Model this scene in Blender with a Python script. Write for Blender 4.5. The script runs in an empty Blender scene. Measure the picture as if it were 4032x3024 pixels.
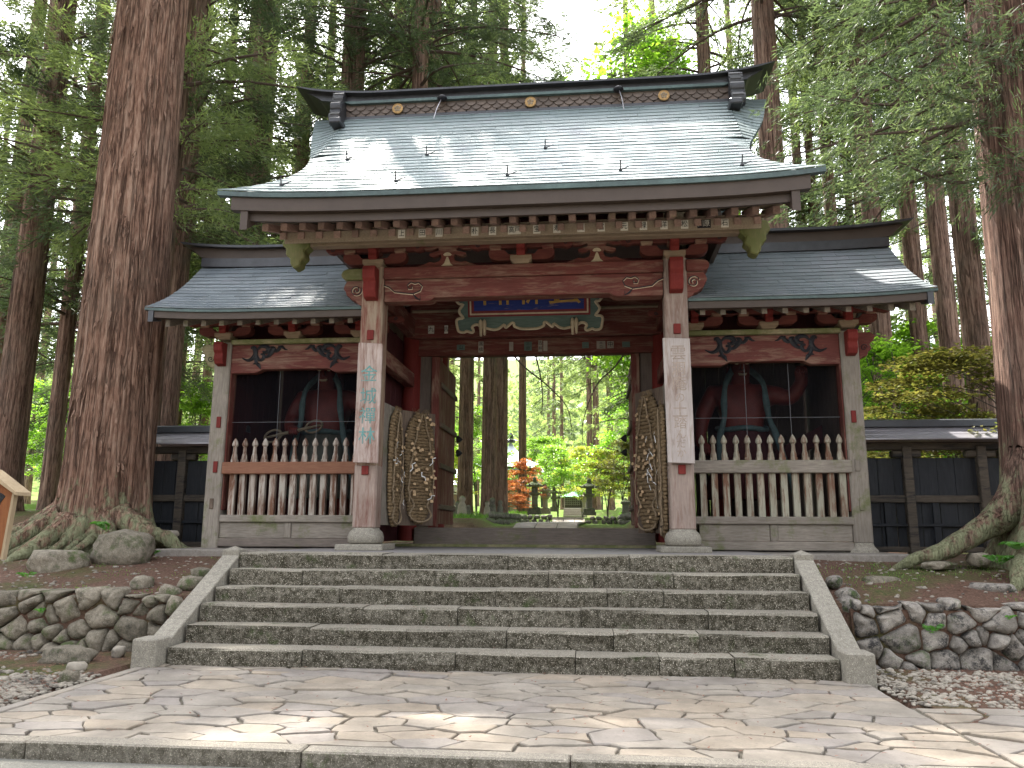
import bpy, bmesh, math, random
import numpy as np
from mathutils import Vector, Matrix, noise as mnoise
R = math.radians
sc = bpy.context.scene
COL = sc.collection

# ------------------------------------------------------------------ camera
CAM = Vector((1.10, -12.02, 0.313))
YAW, PIT, ROL, FPX = R(5.87), R(10.55), R(0.30), 3085.0
fw = Vector((-math.sin(YAW) * math.cos(PIT), math.cos(YAW) * math.cos(PIT), math.sin(PIT)))
rt0 = Vector((math.cos(YAW), math.sin(YAW), 0)); up0 = rt0.cross(fw)
rt = rt0 * math.cos(ROL) + up0 * math.sin(ROL); up = -rt0 * math.sin(ROL) + up0 * math.cos(ROL)
cd = bpy.data.cameras.new('camera'); cam = bpy.data.objects.new('camera', cd); COL.objects.link(cam)
cam.matrix_world = Matrix(((rt.x, up.x, -fw.x, CAM.x), (rt.y, up.y, -fw.y, CAM.y), (rt.z, up.z, -fw.z, CAM.z), (0, 0, 0, 1)))
cd.sensor_width = 36; cd.lens = 36 * FPX / 4032; cd.clip_start = 0.05; cd.clip_end = 1500
sc.camera = cam

# ------------------------------------------------------------------ light
SUN_EL, SUN_AZ = R(57), R(-24)      # azimuth from +Y towards +X
w = bpy.data.worlds.new('World'); sc.world = w; w.use_nodes = True
nt = w.node_tree; bg = nt.nodes['Background']
sky = nt.nodes.new('ShaderNodeTexSky'); sky.sky_type = 'NISHITA'; sky.sun_disc = False
sky.sun_elevation = SUN_EL; sky.sun_rotation = SUN_AZ; sky.air_density = 1.0; sky.dust_density = 3.0; sky.ozone_density = 1.0
hs = nt.nodes.new('ShaderNodeHueSaturation'); hs.inputs['Saturation'].default_value = .25
nt.links.new(sky.outputs[0], hs.inputs['Color']); nt.links.new(hs.outputs[0], bg.inputs[0]); bg.inputs[1].default_value = 0.15
sl = bpy.data.lights.new('sun', 'SUN'); sl.energy = 3.2; sl.angle = R(0.9); sl.color = (1, .95, .86)
so = bpy.data.objects.new('sun', sl); COL.objects.link(so)
sdir = Vector((math.sin(SUN_AZ) * math.cos(SUN_EL), math.cos(SUN_AZ) * math.cos(SUN_EL), math.sin(SUN_EL)))
so.rotation_euler = sdir.to_track_quat('Z', 'Y').to_euler(); so.location = (0, 0, 60)
vs = sc.view_settings; sc.display_settings.display_device = 'sRGB'
vs.view_transform = 'Standard'; vs.look = 'None'; vs.exposure = 2.8; vs.gamma = 1.0; vs.use_curve_mapping = False
sc.cycles.use_denoising = True
sc.cycles.max_bounces = 6; sc.cycles.diffuse_bounces = 3; sc.cycles.glossy_bounces = 2
sc.cycles.transmission_bounces = 3; sc.cycles.transparent_max_bounces = 6
sc.cycles.sample_clamp_indirect = 6.0

# ------------------------------------------------------------------ helpers
rng = random.Random(7)
def mark(o, label=None, cat=None, group=None, kind=None):
    if label: o['label'] = label
    if cat: o['category'] = cat
    if group: o['group'] = group
    if kind: o['kind'] = kind
    return o
def thing(name, label, cat, group=None, loc=(0, 0, 0), rz=0):
    o = bpy.data.objects.new(name, None); COL.objects.link(o); o.location = loc; o.rotation_euler = (0, 0, rz)
    o.empty_display_size = .2
    return mark(o, label, cat, group)
def obj(name, me, m=None, parent=None):
    o = bpy.data.objects.new(name, me); COL.objects.link(o)
    if m is not None:
        me.materials.clear(); me.materials.append(m)
    if parent is not None: o.parent = parent
    return o
def npmesh(name, V, F, k):
    """V (n,3), F (m,k) numpy -> mesh"""
    me = bpy.data.meshes.new(name)
    V = np.ascontiguousarray(V, np.float32); F = np.ascontiguousarray(F, np.int32)
    me.vertices.add(len(V)); me.vertices.foreach_set('co', V.ravel())
    me.loops.add(F.size); me.loops.foreach_set('vertex_index', F.ravel())
    me.polygons.add(len(F)); me.polygons.foreach_set('loop_start', np.arange(0, F.size, k, dtype=np.int32))
    me.polygons.foreach_set('loop_total', np.full(len(F), k, np.int32))
    me.update(calc_edges=True); me.validate(); return me
class MB:
    def __init__(s): s.v = []; s.f = []
    def add(s, vs, fs):
        b = len(s.v); s.v += [tuple(p) for p in vs]; s.f += [tuple(b + i for i in f) for f in fs]; return s
    def box(s, x0, x1, y0, y1, z0, z1, M=None):
        vs = [Vector(p) for p in ((x0, y0, z0), (x1, y0, z0), (x1, y1, z0), (x0, y1, z0), (x0, y0, z1), (x1, y0, z1), (x1, y1, z1), (x0, y1, z1))]
        if M is not None: vs = [M @ p for p in vs]
        return s.add(vs, ((0, 3, 2, 1), (4, 5, 6, 7), (0, 1, 5, 4), (1, 2, 6, 5), (2, 3, 7, 6), (3, 0, 4, 7)))
    def prism(s, poly, ax, a0, a1, M=None):
        """poly: 2D outline (ccw) in the two axes other than ax, extruded along ax"""
        def P(p, a):
            q = {'X': (a, p[0], p[1]), 'Y': (p[0], a, p[1]), 'Z': (p[0], p[1], a)}[ax]
            return M @ Vector(q) if M is not None else Vector(q)
        n = len(poly); vs = [P(p, a0) for p in poly] + [P(p, a1) for p in poly]
        fs = [tuple(range(n))[::-1], tuple(range(n, 2 * n))] + [(i, (i + 1) % n, n + (i + 1) % n, n + i) for i in range(n)]
        return s.add(vs, fs)
    def tube(s, pts, r, n=6, cap=True):
        pts = [Vector(p) for p in pts]; m = len(pts)
        rs = r if isinstance(r, (list, tuple)) else [r] * m
        vs = []; prev = None
        for i, p in enumerate(pts):
            t = (pts[min(i + 1, m - 1)] - pts[max(i - 1, 0)])
            if t.length < 1e-9: t = Vector((0, 0, 1))
            t.normalize()
            if prev is None:
                a = Vector((0, 0, 1)) if abs(t.z) < .9 else Vector((1, 0, 0)); u = t.cross(a).normalized()
            else:
                u = (prev - t * prev.dot(t))
                u = u.normalized() if u.length > 1e-6 else t.orthogonal().normalized()
            prev = u; v = t.cross(u)
            for k in range(n):
                a = 2 * math.pi * k / n; vs.append(p + (u * math.cos(a) + v * math.sin(a)) * rs[i])
        fs = [(i * n + k, i * n + (k + 1) % n, (i + 1) * n + (k + 1) % n, (i + 1) * n + k) for i in range(m - 1) for k in range(n)]
        if cap: fs += [tuple(range(n))[::-1], tuple((m - 1) * n + k for k in range(n))]
        return s.add(vs, fs)
    def lathe(s, prof, n=16, c=(0, 0, 0), sq=0.0, rot=0.0):
        """prof [(r,z)]; sq blends the round section towards a square one"""
        vs = []
        for r, z in prof:
            for k in range(n):
                a = 2 * math.pi * (k + .5) / n + rot; ca, sa = math.cos(a - rot), math.sin(a - rot)
                q = 1 / max(abs(ca), abs(sa)); f = r * ((1 - sq) + sq * q)
                vs.append((c[0] + f * math.cos(a), c[1] + f * math.sin(a), c[2] + z))
        m = len(prof)
        fs = [(i * n + k, i * n + (k + 1) % n, (i + 1) * n + (k + 1) % n, (i + 1) * n + k) for i in range(m - 1) for k in range(n)]
        fs += [tuple(range(n))[::-1], tuple((m - 1) * n + k for k in range(n))]
        return s.add(vs, fs)
    def grid(s, fn, nu, nv):
        vs = [fn(i / nu, j / nv) for j in range(nv + 1) for i in range(nu + 1)]
        return s.add(vs, [(j * (nu + 1) + i, j * (nu + 1) + i + 1, (j + 1) * (nu + 1) + i + 1, (j + 1) * (nu + 1) + i) for j in range(nv) for i in range(nu)])
    def mesh(s, name='m', smooth=False, bevel=0, fix=True, seg=1):
        me = bpy.data.meshes.new(name); me.from_pydata([tuple(p) for p in s.v], [], s.f); me.update()
        if bevel or fix:
            bm = bmesh.new(); bm.from_mesh(me)
            if fix: bmesh.ops.recalc_face_normals(bm, faces=bm.faces)
            if bevel:
                es = [e for e in bm.edges if len(e.link_faces) == 2 and e.calc_face_angle(0) > .5]
                bmesh.ops.bevel(bm, geom=es, offset=bevel, segments=seg, affect='EDGES', clamp_overlap=True)
            bm.to_mesh(me); bm.free()
        if smooth:
            me.polygons.foreach_set('use_smooth', [True] * len(me.polygons))
        return me
    def build(s, name, m, parent=None, smooth=False, bevel=0, fix=True, seg=1):
        return obj(name, s.mesh(name, smooth, bevel, fix, seg), m, parent)
def fbm(p, oct=4):
    return mnoise.fractal(Vector(p), 1.0, 2.0, oct)

# ------------------------------------------------------------------ materials
class NT:
    def __init__(s, name):
        s.m = bpy.data.materials.new(name); s.m.use_nodes = True; s.t = s.m.node_tree
        s.b = s.t.nodes['Principled BSDF']; s.out = s.t.nodes['Material Output']
    def n(s, t, **k):
        nd = s.t.nodes.new(t)
        for a, b in k.items(): setattr(nd, a, b)
        return nd
    def l(s, a, b): s.t.links.new(a, b)
    def co(s, sc3=(1, 1, 1), rot=(0, 0, 0), kind='Object'):
        c = s.n('ShaderNodeTexCoord'); mp = s.n('ShaderNodeMapping'); mp.inputs['Scale'].default_value = sc3; mp.inputs['Rotation'].default_value = rot
        s.l(c.outputs[kind], mp.inputs[0]); return mp.outputs[0]
    def noise(s, co, scale, detail=5, rough=.6, dist=0):
        x = s.n('ShaderNodeTexNoise'); x.inputs['Scale'].default_value = scale; x.inputs['Detail'].default_value = detail
        x.inputs['Roughness'].default_value = rough; x.inputs['Distortion'].default_value = dist; s.l(co, x.inputs['Vector']); return x.outputs[0]
    def ramp(s, f, stops):
        r = s.n('ShaderNodeValToRGB'); e = r.color_ramp.elements
        while len(e) < len(stops): e.new(.5)
        for i, (p, c) in enumerate(stops):
            e[i].position = p; e[i].color = (*c, 1) if len(c) == 3 else c
        s.l(f, r.inputs[0]); return r.outputs[0]
    def mask(s, f, lo, hi):
        r = s.n('ShaderNodeMapRange'); r.inputs[1].default_value = lo; r.inputs[2].default_value = hi; s.l(f, r.inputs[0]); return r.outputs[0]
    def mix(s, f, a, b, mode='MIX'):
        x = s.n('ShaderNodeMix', data_type='RGBA', blend_type=mode)
        for v, i in ((f, 0), (a, 6), (b, 7)):
            if hasattr(v, 'links'): s.l(v, x.inputs[i])
            else: x.inputs[i].default_value = v if i == 0 else (*v, 1)
        return x.outputs[2]
    def math(s, op, a, b=0.0):
        x = s.n('ShaderNodeMath', operation=op)
        for i, v in ((0, a), (1, b)):
            if hasattr(v, 'links'): s.l(v, x.inputs[i])
            else: x.inputs[i].default_value = v
        return x.outputs[0]
    def bump(s, h, strength=.4, dist=.02):
        x = s.n('ShaderNodeBump'); x.inputs['Strength'].default_value = strength; x.inputs['Distance'].default_value = dist
        s.l(h, x.inputs['Height']); s.l(x.outputs[0], s.b.inputs['Normal'])
    def rand(s): return s.n('ShaderNodeObjectInfo').outputs['Random']
    def vary(s, col, amt, sat=0.0):
        """per-object brightness spread"""
        h = s.n('ShaderNodeHueSaturation'); r = s.mask(s.rand(), 0, 1); 
        v = s.n('ShaderNodeMapRange'); v.inputs[3].default_value = 1 - amt; v.inputs[4].default_value = 1 + amt; s.l(s.rand(), v.inputs[0])
        s.l(v.outputs[0], h.inputs['Value']); s.l(col, h.inputs['Color']); return h.outputs[0]
    def upmask(s, lo, hi):
        g = s.n('ShaderNodeNewGeometry'); sp = s.n('ShaderNodeSeparateXYZ'); s.l(g.outputs['Normal'], sp.inputs[0]); return s.mask(sp.outputs[2], lo, hi)
    def done(s, col, rough=.7, spec=.3, metal=0.0):
        if hasattr(col, 'links'): s.l(col, s.b.inputs['Base Color'])
        else: s.b.inputs['Base Color'].default_value = (*col, 1)
        if hasattr(rough, 'links'): s.l(rough, s.b.inputs['Roughness'])
        else: s.b.inputs['Roughness'].default_value = rough
        s.b.inputs['Specular IOR Level'].default_value = spec; s.b.inputs['Metallic'].default_value = metal
        return s.m
GR = {'X': (.12, 1, 1), 'Y': (1, .12, 1), 'Z': (1, 1, .12)}
def wood(name, c1, c2, ax='Z', peel=None, pt=(.5, .62), moss=0.0, rough=.75, var=.08, bump=.35, fine=38):
    t = NT(name); c = t.co(GR[ax]); n1 = t.noise(c, fine, 6, .65); n0 = t.noise(t.co(), 1.7, 4)
    col = t.ramp(n1, [(.3, c1), (.7, c2)])
    col = t.mix(t.math('MULTIPLY', t.mask(n0, .35, .7), .45), col, tuple(x * .62 for x in c1))
    if peel:
        p = t.noise(t.co(GR[ax]), 11, 8, .72, .6)
        q = t.math('ADD', t.math('MULTIPLY', p, .72), t.math('MULTIPLY', t.noise(t.co(), 1.1, 3), .28))
        col = t.mix(t.mask(q, *pt), col, t.ramp(n1, [(.3, tuple(x * .75 for x in peel)), (.7, peel)]))
    if moss:
        mm = t.mask(t.noise(t.co(), 2.3, 6, .7), .62 - moss * .3, .75 - moss * .25)
        col = t.mix(t.math('MULTIPLY', mm, .8), col, (.10, .115, .035))
    col = t.vary(col, var); t.bump(n1, bump, .006); return t.done(col, rough, .25)
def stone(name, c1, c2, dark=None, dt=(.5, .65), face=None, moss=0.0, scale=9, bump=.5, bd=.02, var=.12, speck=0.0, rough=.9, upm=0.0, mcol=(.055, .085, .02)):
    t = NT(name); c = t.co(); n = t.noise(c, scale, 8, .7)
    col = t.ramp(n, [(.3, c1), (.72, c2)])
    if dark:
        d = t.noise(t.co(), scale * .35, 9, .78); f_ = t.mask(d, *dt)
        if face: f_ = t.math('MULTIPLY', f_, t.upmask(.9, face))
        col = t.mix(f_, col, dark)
    if speck:
        sp = t.noise(c, 140, 2, .5); col = t.mix(t.math('MULTIPLY', t.mask(sp, .52, .68), speck), col, tuple(x * .3 for x in c1))
        sp2 = t.noise(c, 95, 2, .5); col = t.mix(t.math('MULTIPLY', t.mask(sp2, .58, .7), speck), col, tuple(min(1, x * 1.7) for x in c2))
    if moss or upm:
        mm = t.mask(t.noise(t.co(), 2.6, 7, .75), .68 - moss * .35, .78 - moss * .3)
        if upm: mm = t.math('MULTIPLY', mm, t.upmask(.1, .8))
        col = t.mix(t.math('MULTIPLY', mm, .85), col, mcol)
    col = t.vary(col, var); t.bump(n, bump, bd); return t.done(col, rough, .2)
def plain(name, c, rough=.6, var=.1, nz=.25, scale=8, metal=0.0, spec=.3, bump=.15):
    t = NT(name); n = t.noise(t.co(), scale, 6, .65)
    col = t.ramp(n, [(.25, tuple(x * (1 - nz) for x in c)), (.75, tuple(min(1, x * (1 + nz)) for x in c))])
    if var: col = t.vary(col, var)
    if bump: t.bump(n, bump, .01)
    return t.done(col, rough, spec, metal)
def leaf(name, c1, c2, c3=None, trans=.45, scale=.35, var=.18, rough=.55, tint=(1.25, 1.25, .75)):
    t = NT(name); n = t.noise(t.co(), scale, 3, .6); n2 = t.noise(t.co(), 6.0, 2, .5)
    f = t.math('ADD', t.math('MULTIPLY', n, .55), t.math('MULTIPLY', n2, .45))
    col = t.ramp(f, [(.36, c1), (.56, c2)] + ([(.68, c3)] if c3 else []))
    col = t.vary(col, var)
    d = t.n('ShaderNodeBsdfDiffuse'); tr = t.n('ShaderNodeBsdfTranslucent'); g = t.n('ShaderNodeBsdfGlossy')
    g.inputs['Roughness'].default_value = rough * .7
    mx = t.n('ShaderNodeMixShader'); mx.inputs[0].default_value = trans
    m2 = t.n('ShaderNodeMixShader'); m2.inputs[0].default_value = .03
    t.l(col, d.inputs[0]); t.l(t.mix(1.0, col, tint, 'MULTIPLY'), tr.inputs[0])
    t.l(d.outputs[0], mx.inputs[1]); t.l(tr.outputs[0], mx.inputs[2]); t.l(mx.outputs[0], m2.inputs[1]); t.l(g.outputs[0], m2.inputs[2])
    t.l(m2.outputs[0], t.out.inputs[0]); t.t.nodes.remove(t.b); return t.m

RED, PALE = (.105, .027, .022), (.29, .195, .14)
M = {}
for a in 'XYZ':
    M['red' + a] = wood('weathered_red_' + a, RED, (.165, .05, .04), a, peel=PALE, pt=(.48, .66))
    M['peel' + a] = wood('peeling_red_' + a, RED, (.14, .04, .033), a, peel=(.30, .20, .135), pt=(.43, .58))
    M['grey' + a] = wood('grey_wood_' + a, (.165, .14, .115), (.30, .262, .222), a, moss=.3)
    M['brown' + a] = wood('brown_wood_' + a, (.085, .06, .045), (.17, .125, .095), a)
M['redplain'] = wood('dull_red_wood', (.10, .026, .022), (.155, .047, .036), 'X', peel=(.22, .13, .09), pt=(.58, .72))
M['redfull'] = wood('red_lacquer', (.135, .016, .014), (.19, .028, .022), 'Z', peel=(.1, .04, .035), pt=(.6, .75))
M['redgrey'] = wood('pinkish_worn_post', (.24, .178, .148), (.35, .275, .235), 'Z', peel=(.17, .08, .062), pt=(.50, .66))
M['redpost'] = wood('worn_red_post', (.27, .20, .145), (.37, .29, .215), 'Z', peel=(.17, .05, .037), pt=(.44, .60))
M['picket'] = wood('peeling_picket', (.36, .32, .27), (.50, .44, .39), 'Z', peel=(.14, .068, .042), pt=(.44, .55), var=.12)
M['picketR'] = wood('green_grey_picket', (.26, .245, .19), (.38, .355, .28), 'Z', peel=(.16, .08, .05), pt=(.46, .57), var=.12)
M['railred'] = wood('peeling_rail', (.20, .085, .052), (.28, .14, .085), 'X', peel=(.45, .40, .35), pt=(.58, .66))
M['sill'] = wood('worn_sill', (.115, .095, .08), (.21, .17, .145), 'X', moss=.15)
M['mosswood'] = wood('mossy_wood', (.25, .21, .13), (.36, .31, .19), 'X', moss=.75)
M['mosswoodZ'] = wood('mossy_pendant', (.12, .115, .05), (.20, .18, .075), 'Z', moss=.8)
M['soffit'] = wood('soffit_boards', (.22, .17, .125), (.33, .265, .195), 'Y')
M['purlin'] = wood('pale_purlin', (.20, .145, .10), (.30, .225, .155), 'X', moss=.15)
M['rafter'] = wood('rafter_ends', (.21, .135, .11), (.33, .22, .185), 'Y', var=.22, moss=.15)
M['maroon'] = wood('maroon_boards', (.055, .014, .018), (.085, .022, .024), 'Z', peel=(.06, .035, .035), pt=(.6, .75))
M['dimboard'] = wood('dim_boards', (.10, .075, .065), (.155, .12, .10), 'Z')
M['signL'] = wood('worn_sign_L', (.34, .265, .235), (.47, .39, .355), 'Z', peel=(.19, .095, .068), pt=(.46, .60))
M['signR'] = wood('worn_sign_R', (.35, .30, .28), (.46, .41, .385), 'Z', peel=(.24, .165, .13), pt=(.50, .64))
M['teal'] = wood('teal_letters', (.09, .24, .235), (.16, .32, .31), 'Z', peel=(.32, .26, .24), pt=(.52, .62))
M['carve'] = plain('carved_letters', (.30, .235, .195), .8, nz=.3, scale=30)
M['blackpaint'] = plain('black_paint', (.014, .014, .018), .45)
M['ink'] = plain('ink', (.02, .02, .022), .8, bump=0)
M['paper'] = plain('paper', (.55, .52, .46), .9, nz=.15)
M['gold'] = plain('old_gold', (.42, .24, .055), .5, nz=.3)
M['blue'] = wood('blue_paint', (.018, .03, .16), (.03, .05, .23), 'X', peel=(.30, .2, .16), pt=(.57, .63))
M['greenframe'] = wood('green_frame', (.075, .115, .10), (.135, .18, .16), 'X', peel=(.03, .07, .055), pt=(.55, .65))
M['cream'] = plain('cream_edge', (.46, .38, .27), .75)
M['darkred'] = plain('dark_red_line', (.15, .018, .02), .6)
def copper(name, c1, c2, c3, var, rlo, rhi, metal=.35):
    t = NT(name); n = t.noise(t.co((1, .6, .6)), 1.6, 7, .68); n2 = t.noise(t.co(), 22, 5, .6)
    col = t.ramp(n, [(.32, c1), (.52, c2), (.7, c3)]); col = t.mix(.25, col, t.ramp(n2, [(.3, c1), (.7, c3)]))
    col = t.vary(col, var); t.bump(n2, .12, .006)
    r = t.n('ShaderNodeMapRange'); r.inputs[1].default_value = .3; r.inputs[2].default_value = .7; r.inputs[3].default_value = rlo; r.inputs[4].default_value = rhi; t.l(n, r.inputs[0])
    return t.done(col, r.outputs[0], .5, metal)
M['copper'] = copper('patina_copper', (.14, .18, .188), (.19, .24, .24), (.22, .238, .26), .10, .50, .64, .15)
M['copperW'] = copper('patina_copper_wing', (.125, .15, .17), (.175, .205, .225), (.205, .215, .245), .10, .46, .6, .2)
M['verdigris'] = copper('verdigris_edge', (.025, .035, .036), (.05, .08, .075), (.10, .15, .14), .1, .45, .6, .1)
M['fascia'] = plain('brown_fascia', (.062, .045, .036), .5, .04, .15, 3, .15)
M['ridge'] = plain('dark_ridge_metal', (.045, .045, .05), .38, .05, .3, 4, .35, .5)
M['scale'] = plain('scale_metal', (.105, .08, .066), .5, .2, .2, 8, .2)
M['granite'] = stone('granite_steps', (.24, .215, .17), (.50, .45, .37), dark=(.052, .045, .028), dt=(.28, .56), face=.25, scale=44, bump=1.0, bd=.05, speck=.7, moss=.28)  # dark on upright faces only: riser shade put into the colour, with mottled lichen
M['granite2'] = stone('granite_balustrade', (.17, .153, .125), (.31, .283, .235), dark=(.12, .115, .10), dt=(.62, .8), scale=24, bump=.5, bd=.012, speck=.6)
M['concrete'] = stone('platform_concrete', (.17, .15, .13), (.27, .24, .21), dark=(.10, .09, .075), dt=(.5, .75), scale=14, bump=.4, bd=.012, speck=.3)
M['slabtop'] = stone('platform_top', (.20, .185, .18), (.27, .25, .24), scale=4, bump=.2, bd=.006, speck=.2, rough=.65)
def flag():
    t = NT('flagstone'); n = t.noise(t.co(), 3.2, 7, .65); n2 = t.noise(t.co(), 40, 4, .6)
    col = t.ramp(n, [(.3, (.19, .167, .138)), (.5, (.25, .222, .187)), (.68, (.31, .275, .232))])
    tint = t.ramp(t.rand(), [(0, (.86, .85, .90)), (.35, (.97, .96, .95)), (.65, (1.03, .99, .94)), (1, (1.07, .99, .90))])
    col = t.mix(1.0, col, tint, 'MULTIPLY'); col = t.mix(t.math('MULTIPLY', t.mask(n2, .52, .75), .45), col, (.13, .108, .09))
    st = t.noise(t.co(), 1.3, 8, .75); col = t.mix(t.math('MULTIPLY', t.mask(st, .5, .66), .5), col, (.15, .128, .105))
    t.bump(t.math('ADD', n, t.math('MULTIPLY', n2, .4)), .35, .012); return t.done(col, .72, .3)
M['flag'] = flag()
M['joint'] = stone('sandy_joint', (.085, .076, .06), (.16, .143, .115), scale=60, bump=.6, bd=.01, moss=.25, mcol=(.07, .10, .025))
M['road'] = stone('road_asphalt', (.15, .145, .125), (.25, .24, .205), scale=50, bump=.5, bd=.008, speck=.5, moss=.15)
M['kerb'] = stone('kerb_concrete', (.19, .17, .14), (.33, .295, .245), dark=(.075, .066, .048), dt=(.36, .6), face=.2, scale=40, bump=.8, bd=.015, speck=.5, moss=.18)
M['cobble'] = stone('fieldstone', (.125, .108, .08), (.30, .26, .205), dark=(.06, .054, .04), dt=(.48, .66), scale=14, bump=.9, bd=.03, var=.22, moss=.42, speck=.35)
M['cobbleR'] = stone('fieldstone_lichen', (.14, .125, .11), (.33, .295, .255), dark=(.045, .042, .04), dt=(.50, .58), scale=12, bump=.9, bd=.03, var=.2, moss=.4, speck=.35)
M['pebble'] = stone('pebbles', (.20, .175, .14), (.37, .33, .275), dark=(.075, .065, .055), dt=(.5, .62), scale=7, bump=.1, moss=0)
M['lantern'] = stone('old_lantern_stone', (.09, .085, .07), (.20, .185, .155), dark=(.05, .05, .04), dt=(.5, .7), scale=8, bump=.6, bd=.02, upm=.6, moss=.9)
M['lantern2'] = stone('pale_lantern_stone', (.22, .19, .155), (.36, .32, .26), dark=(.14, .125, .09), dt=(.55, .7), scale=8, bump=.5, bd=.02, upm=.6, moss=.9)
def soil():
    t = NT('forest_floor'); n = t.noise(t.co(), 1.1, 8, .7); n2 = t.noise(t.co(), 30, 6, .7)
    col = t.ramp(n2, [(.3, (.055, .032, .024)), (.55, (.125, .075, .055)), (.75, (.20, .14, .105))])
    g = t.mask(t.noise(t.co(), .55, 6, .7), .50, .62); col = t.mix(t.math('MULTIPLY', g, .75), col, t.ramp(n2, [(.3, (.03, .05, .012)), (.7, (.09, .12, .035))]))
    sp = t.n('ShaderNodeSeparateXYZ'); t.l(t.co(), sp.inputs[0]); far = t.mask(sp.outputs[1], 7, 12)
    col = t.mix(t.math('MULTIPLY', far, t.mask(n, .3, .5)), col, t.ramp(n2, [(.3, (.05, .09, .015)), (.7, (.14, .22, .04))]))
    t.bump(n2, .8, .03); return t.done(col, .95, .1)
M['soil'] = soil()
M['needle'] = plain('needle_litter', (.19, .09, .06), .9, 0, .5, 3, bump=0)
def bark(name, c1, c2, c3, moss=0.0, mz=(0.0, 2.6), grey=.3):
    t = NT(name); c = t.co((1, 1, .04)); n = t.noise(c, 13, 9, .72, .3); n3 = t.noise(t.co((1, 1, .10)), 42, 6, .7, .2); n4 = t.noise(t.co(), 1.2, 5, .65)
    h = t.math('ADD', t.math('MULTIPLY', n, .6), t.math('MULTIPLY', n3, .4))
    col = t.ramp(h, [(.40, c1), (.5, c2), (.60, c3)])
    cr = t.noise(t.co((1, 1, .05)), 11, 3, .55, .5); ck = t.mask(t.math('ABSOLUTE', t.math('SUBTRACT', cr, .5)), .034, .008)
    col = t.mix(t.math('MULTIPLY', ck, .6), col, tuple(x * .7 for x in c1)); h = t.math('SUBTRACT', h, t.math('MULTIPLY', ck, .35))
    col = t.mix(t.math('MULTIPLY', t.mask(n4, .45, .7), grey), col, (.17, .145, .115))
    if moss:
        sp = t.n('ShaderNodeSeparateXYZ'); t.l(t.co(), sp.inputs[0])
        fall = t.mask(sp.outputs[2], mz[1], mz[0]); q = t.noise(t.co((1, 1, .5)), 7, 8, .75)
        mm = t.mask(t.math('ADD', q, t.math('MULTIPLY', fall, moss)), .74, .86)
        col = t.mix(mm, col, t.ramp(n3, [(.3, (.13, .135, .075)), (.7, (.30, .305, .185))]))
    col = t.vary(col, .12); t.bump(h, 1.0, .08); return t.done(col, .92, .1)
M['bark'] = bark('cedar_bark', (.055, .034, .026), (.20, .122, .092), (.33, .225, .172), grey=.4)
M['barkbig'] = bark('big_cedar_bark', (.065, .036, .026), (.225, .128, .09), (.38, .255, .19), moss=.40, mz=(-.1, 1.9), grey=.25)
M['barkbigR'] = bark('big_cedar_bark_dark', (.045, .026, .02), (.15, .085, .065), (.26, .165, .125), moss=.38, mz=(-.1, 3.2), grey=.25)
M['twig'] = plain('twig_bark', (.075, .05, .04), .9, .1, .3, 12)
M['mtwig'] = plain('maple_bark', (.075, .068, .055), .9, .1, .3, 12)
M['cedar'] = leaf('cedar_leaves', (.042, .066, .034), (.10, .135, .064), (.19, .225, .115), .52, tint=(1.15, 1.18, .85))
M['cedarlit'] = leaf('cedar_leaves_pale', (.08, .115, .05), (.17, .22, .088), (.275, .325, .14), .58, tint=(1.2, 1.22, .8))  # brighter copy of the cedar leaves, sunlit look put into the colour
M['maple'] = leaf('maple_leaves', (.12, .24, .03), (.20, .36, .045), (.29, .43, .065), .62, .6)
M['mapleY'] = leaf('maple_leaves_yellow', (.16, .26, .035), (.32, .34, .05), (.42, .32, .05), .6, .8)
M['mapleB'] = leaf('maple_leaves_bronze', (.11, .15, .04), (.19, .17, .055), (.14, .20, .045), .45, .9)
M['mapleR'] = leaf('maple_leaves_red', (.36, .10, .045), (.46, .17, .07), (.45, .24, .09), .5, .9)
M['fern'] = leaf('fern_leaves', (.07, .20, .03), (.11, .28, .05), None, .5, 4)
M['grass'] = leaf('grass_blades', (.06, .14, .02), (.13, .26, .04), (.2, .3, .06), .5, 1)
M['straw'] = plain('straw', (.17, .118, .066), .9, .1, .45, 18, bump=.7)
M['rope'] = plain('straw_rope', (.23, .17, .11), .9, .1, .4, 30, bump=.5)
M['ema'] = plain('votive_wood', (.46, .32, .19), .75, .25, .15, 20)
M['white'] = plain('white_paper', (.72, .72, .72), .8, .05, .05)
M['fence'] = wood('black_boards', (.012, .014, .018), (.028, .03, .036), 'Z', peel=(.09, .075, .06), pt=(.64, .72), rough=.6)
M['fencebeam'] = wood('fence_beam', (.05, .04, .032), (.11, .09, .07), 'X', peel=(.02, .02, .02), pt=(.5, .6))
M['wire'] = plain('dull_wire', (.12, .12, .13), .6, 0, .1)
M['tin'] = plain('grey_sheet_roof', (.30, .29, .32), .33, .05, .12, 2, .4, .5, .05)
M['tindark'] = plain('dark_sheet_ridge', (.055, .06, .068), .4, .05, .2, 3, .2, .4, .05)
M['statue'] = plain('statue_red', (.13, .022, .017), .5, 0, .35, 3)
M['cloth'] = plain('statue_cloth', (.10, .105, .09), .7, 0, .4, 5)
M['ribbon'] = plain('statue_ribbon', (.075, .125, .13), .65, 0, .4, 8)
M['brass'] = plain('dull_brass', (.20, .16, .11), .5, 0, .3, 10)
M['hair'] = plain('statue_hair', (.03, .07, .06), .6, 0)
M['noticewood'] = wood('orange_board', (.19, .062, .022), (.29, .115, .04), 'Z', peel=(.38, .20, .075), pt=(.60, .7), var=0)
M['newwood'] = wood('new_timber', (.34, .25, .15), (.46, .36, .24), 'Z', var=.05)
M['iron'] = plain('black_iron', (.012, .012, .014), .5, 0)
M['medal'] = plain('medallion_wood', (.36, .22, .09), .5, .06, .3, 20)
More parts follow.
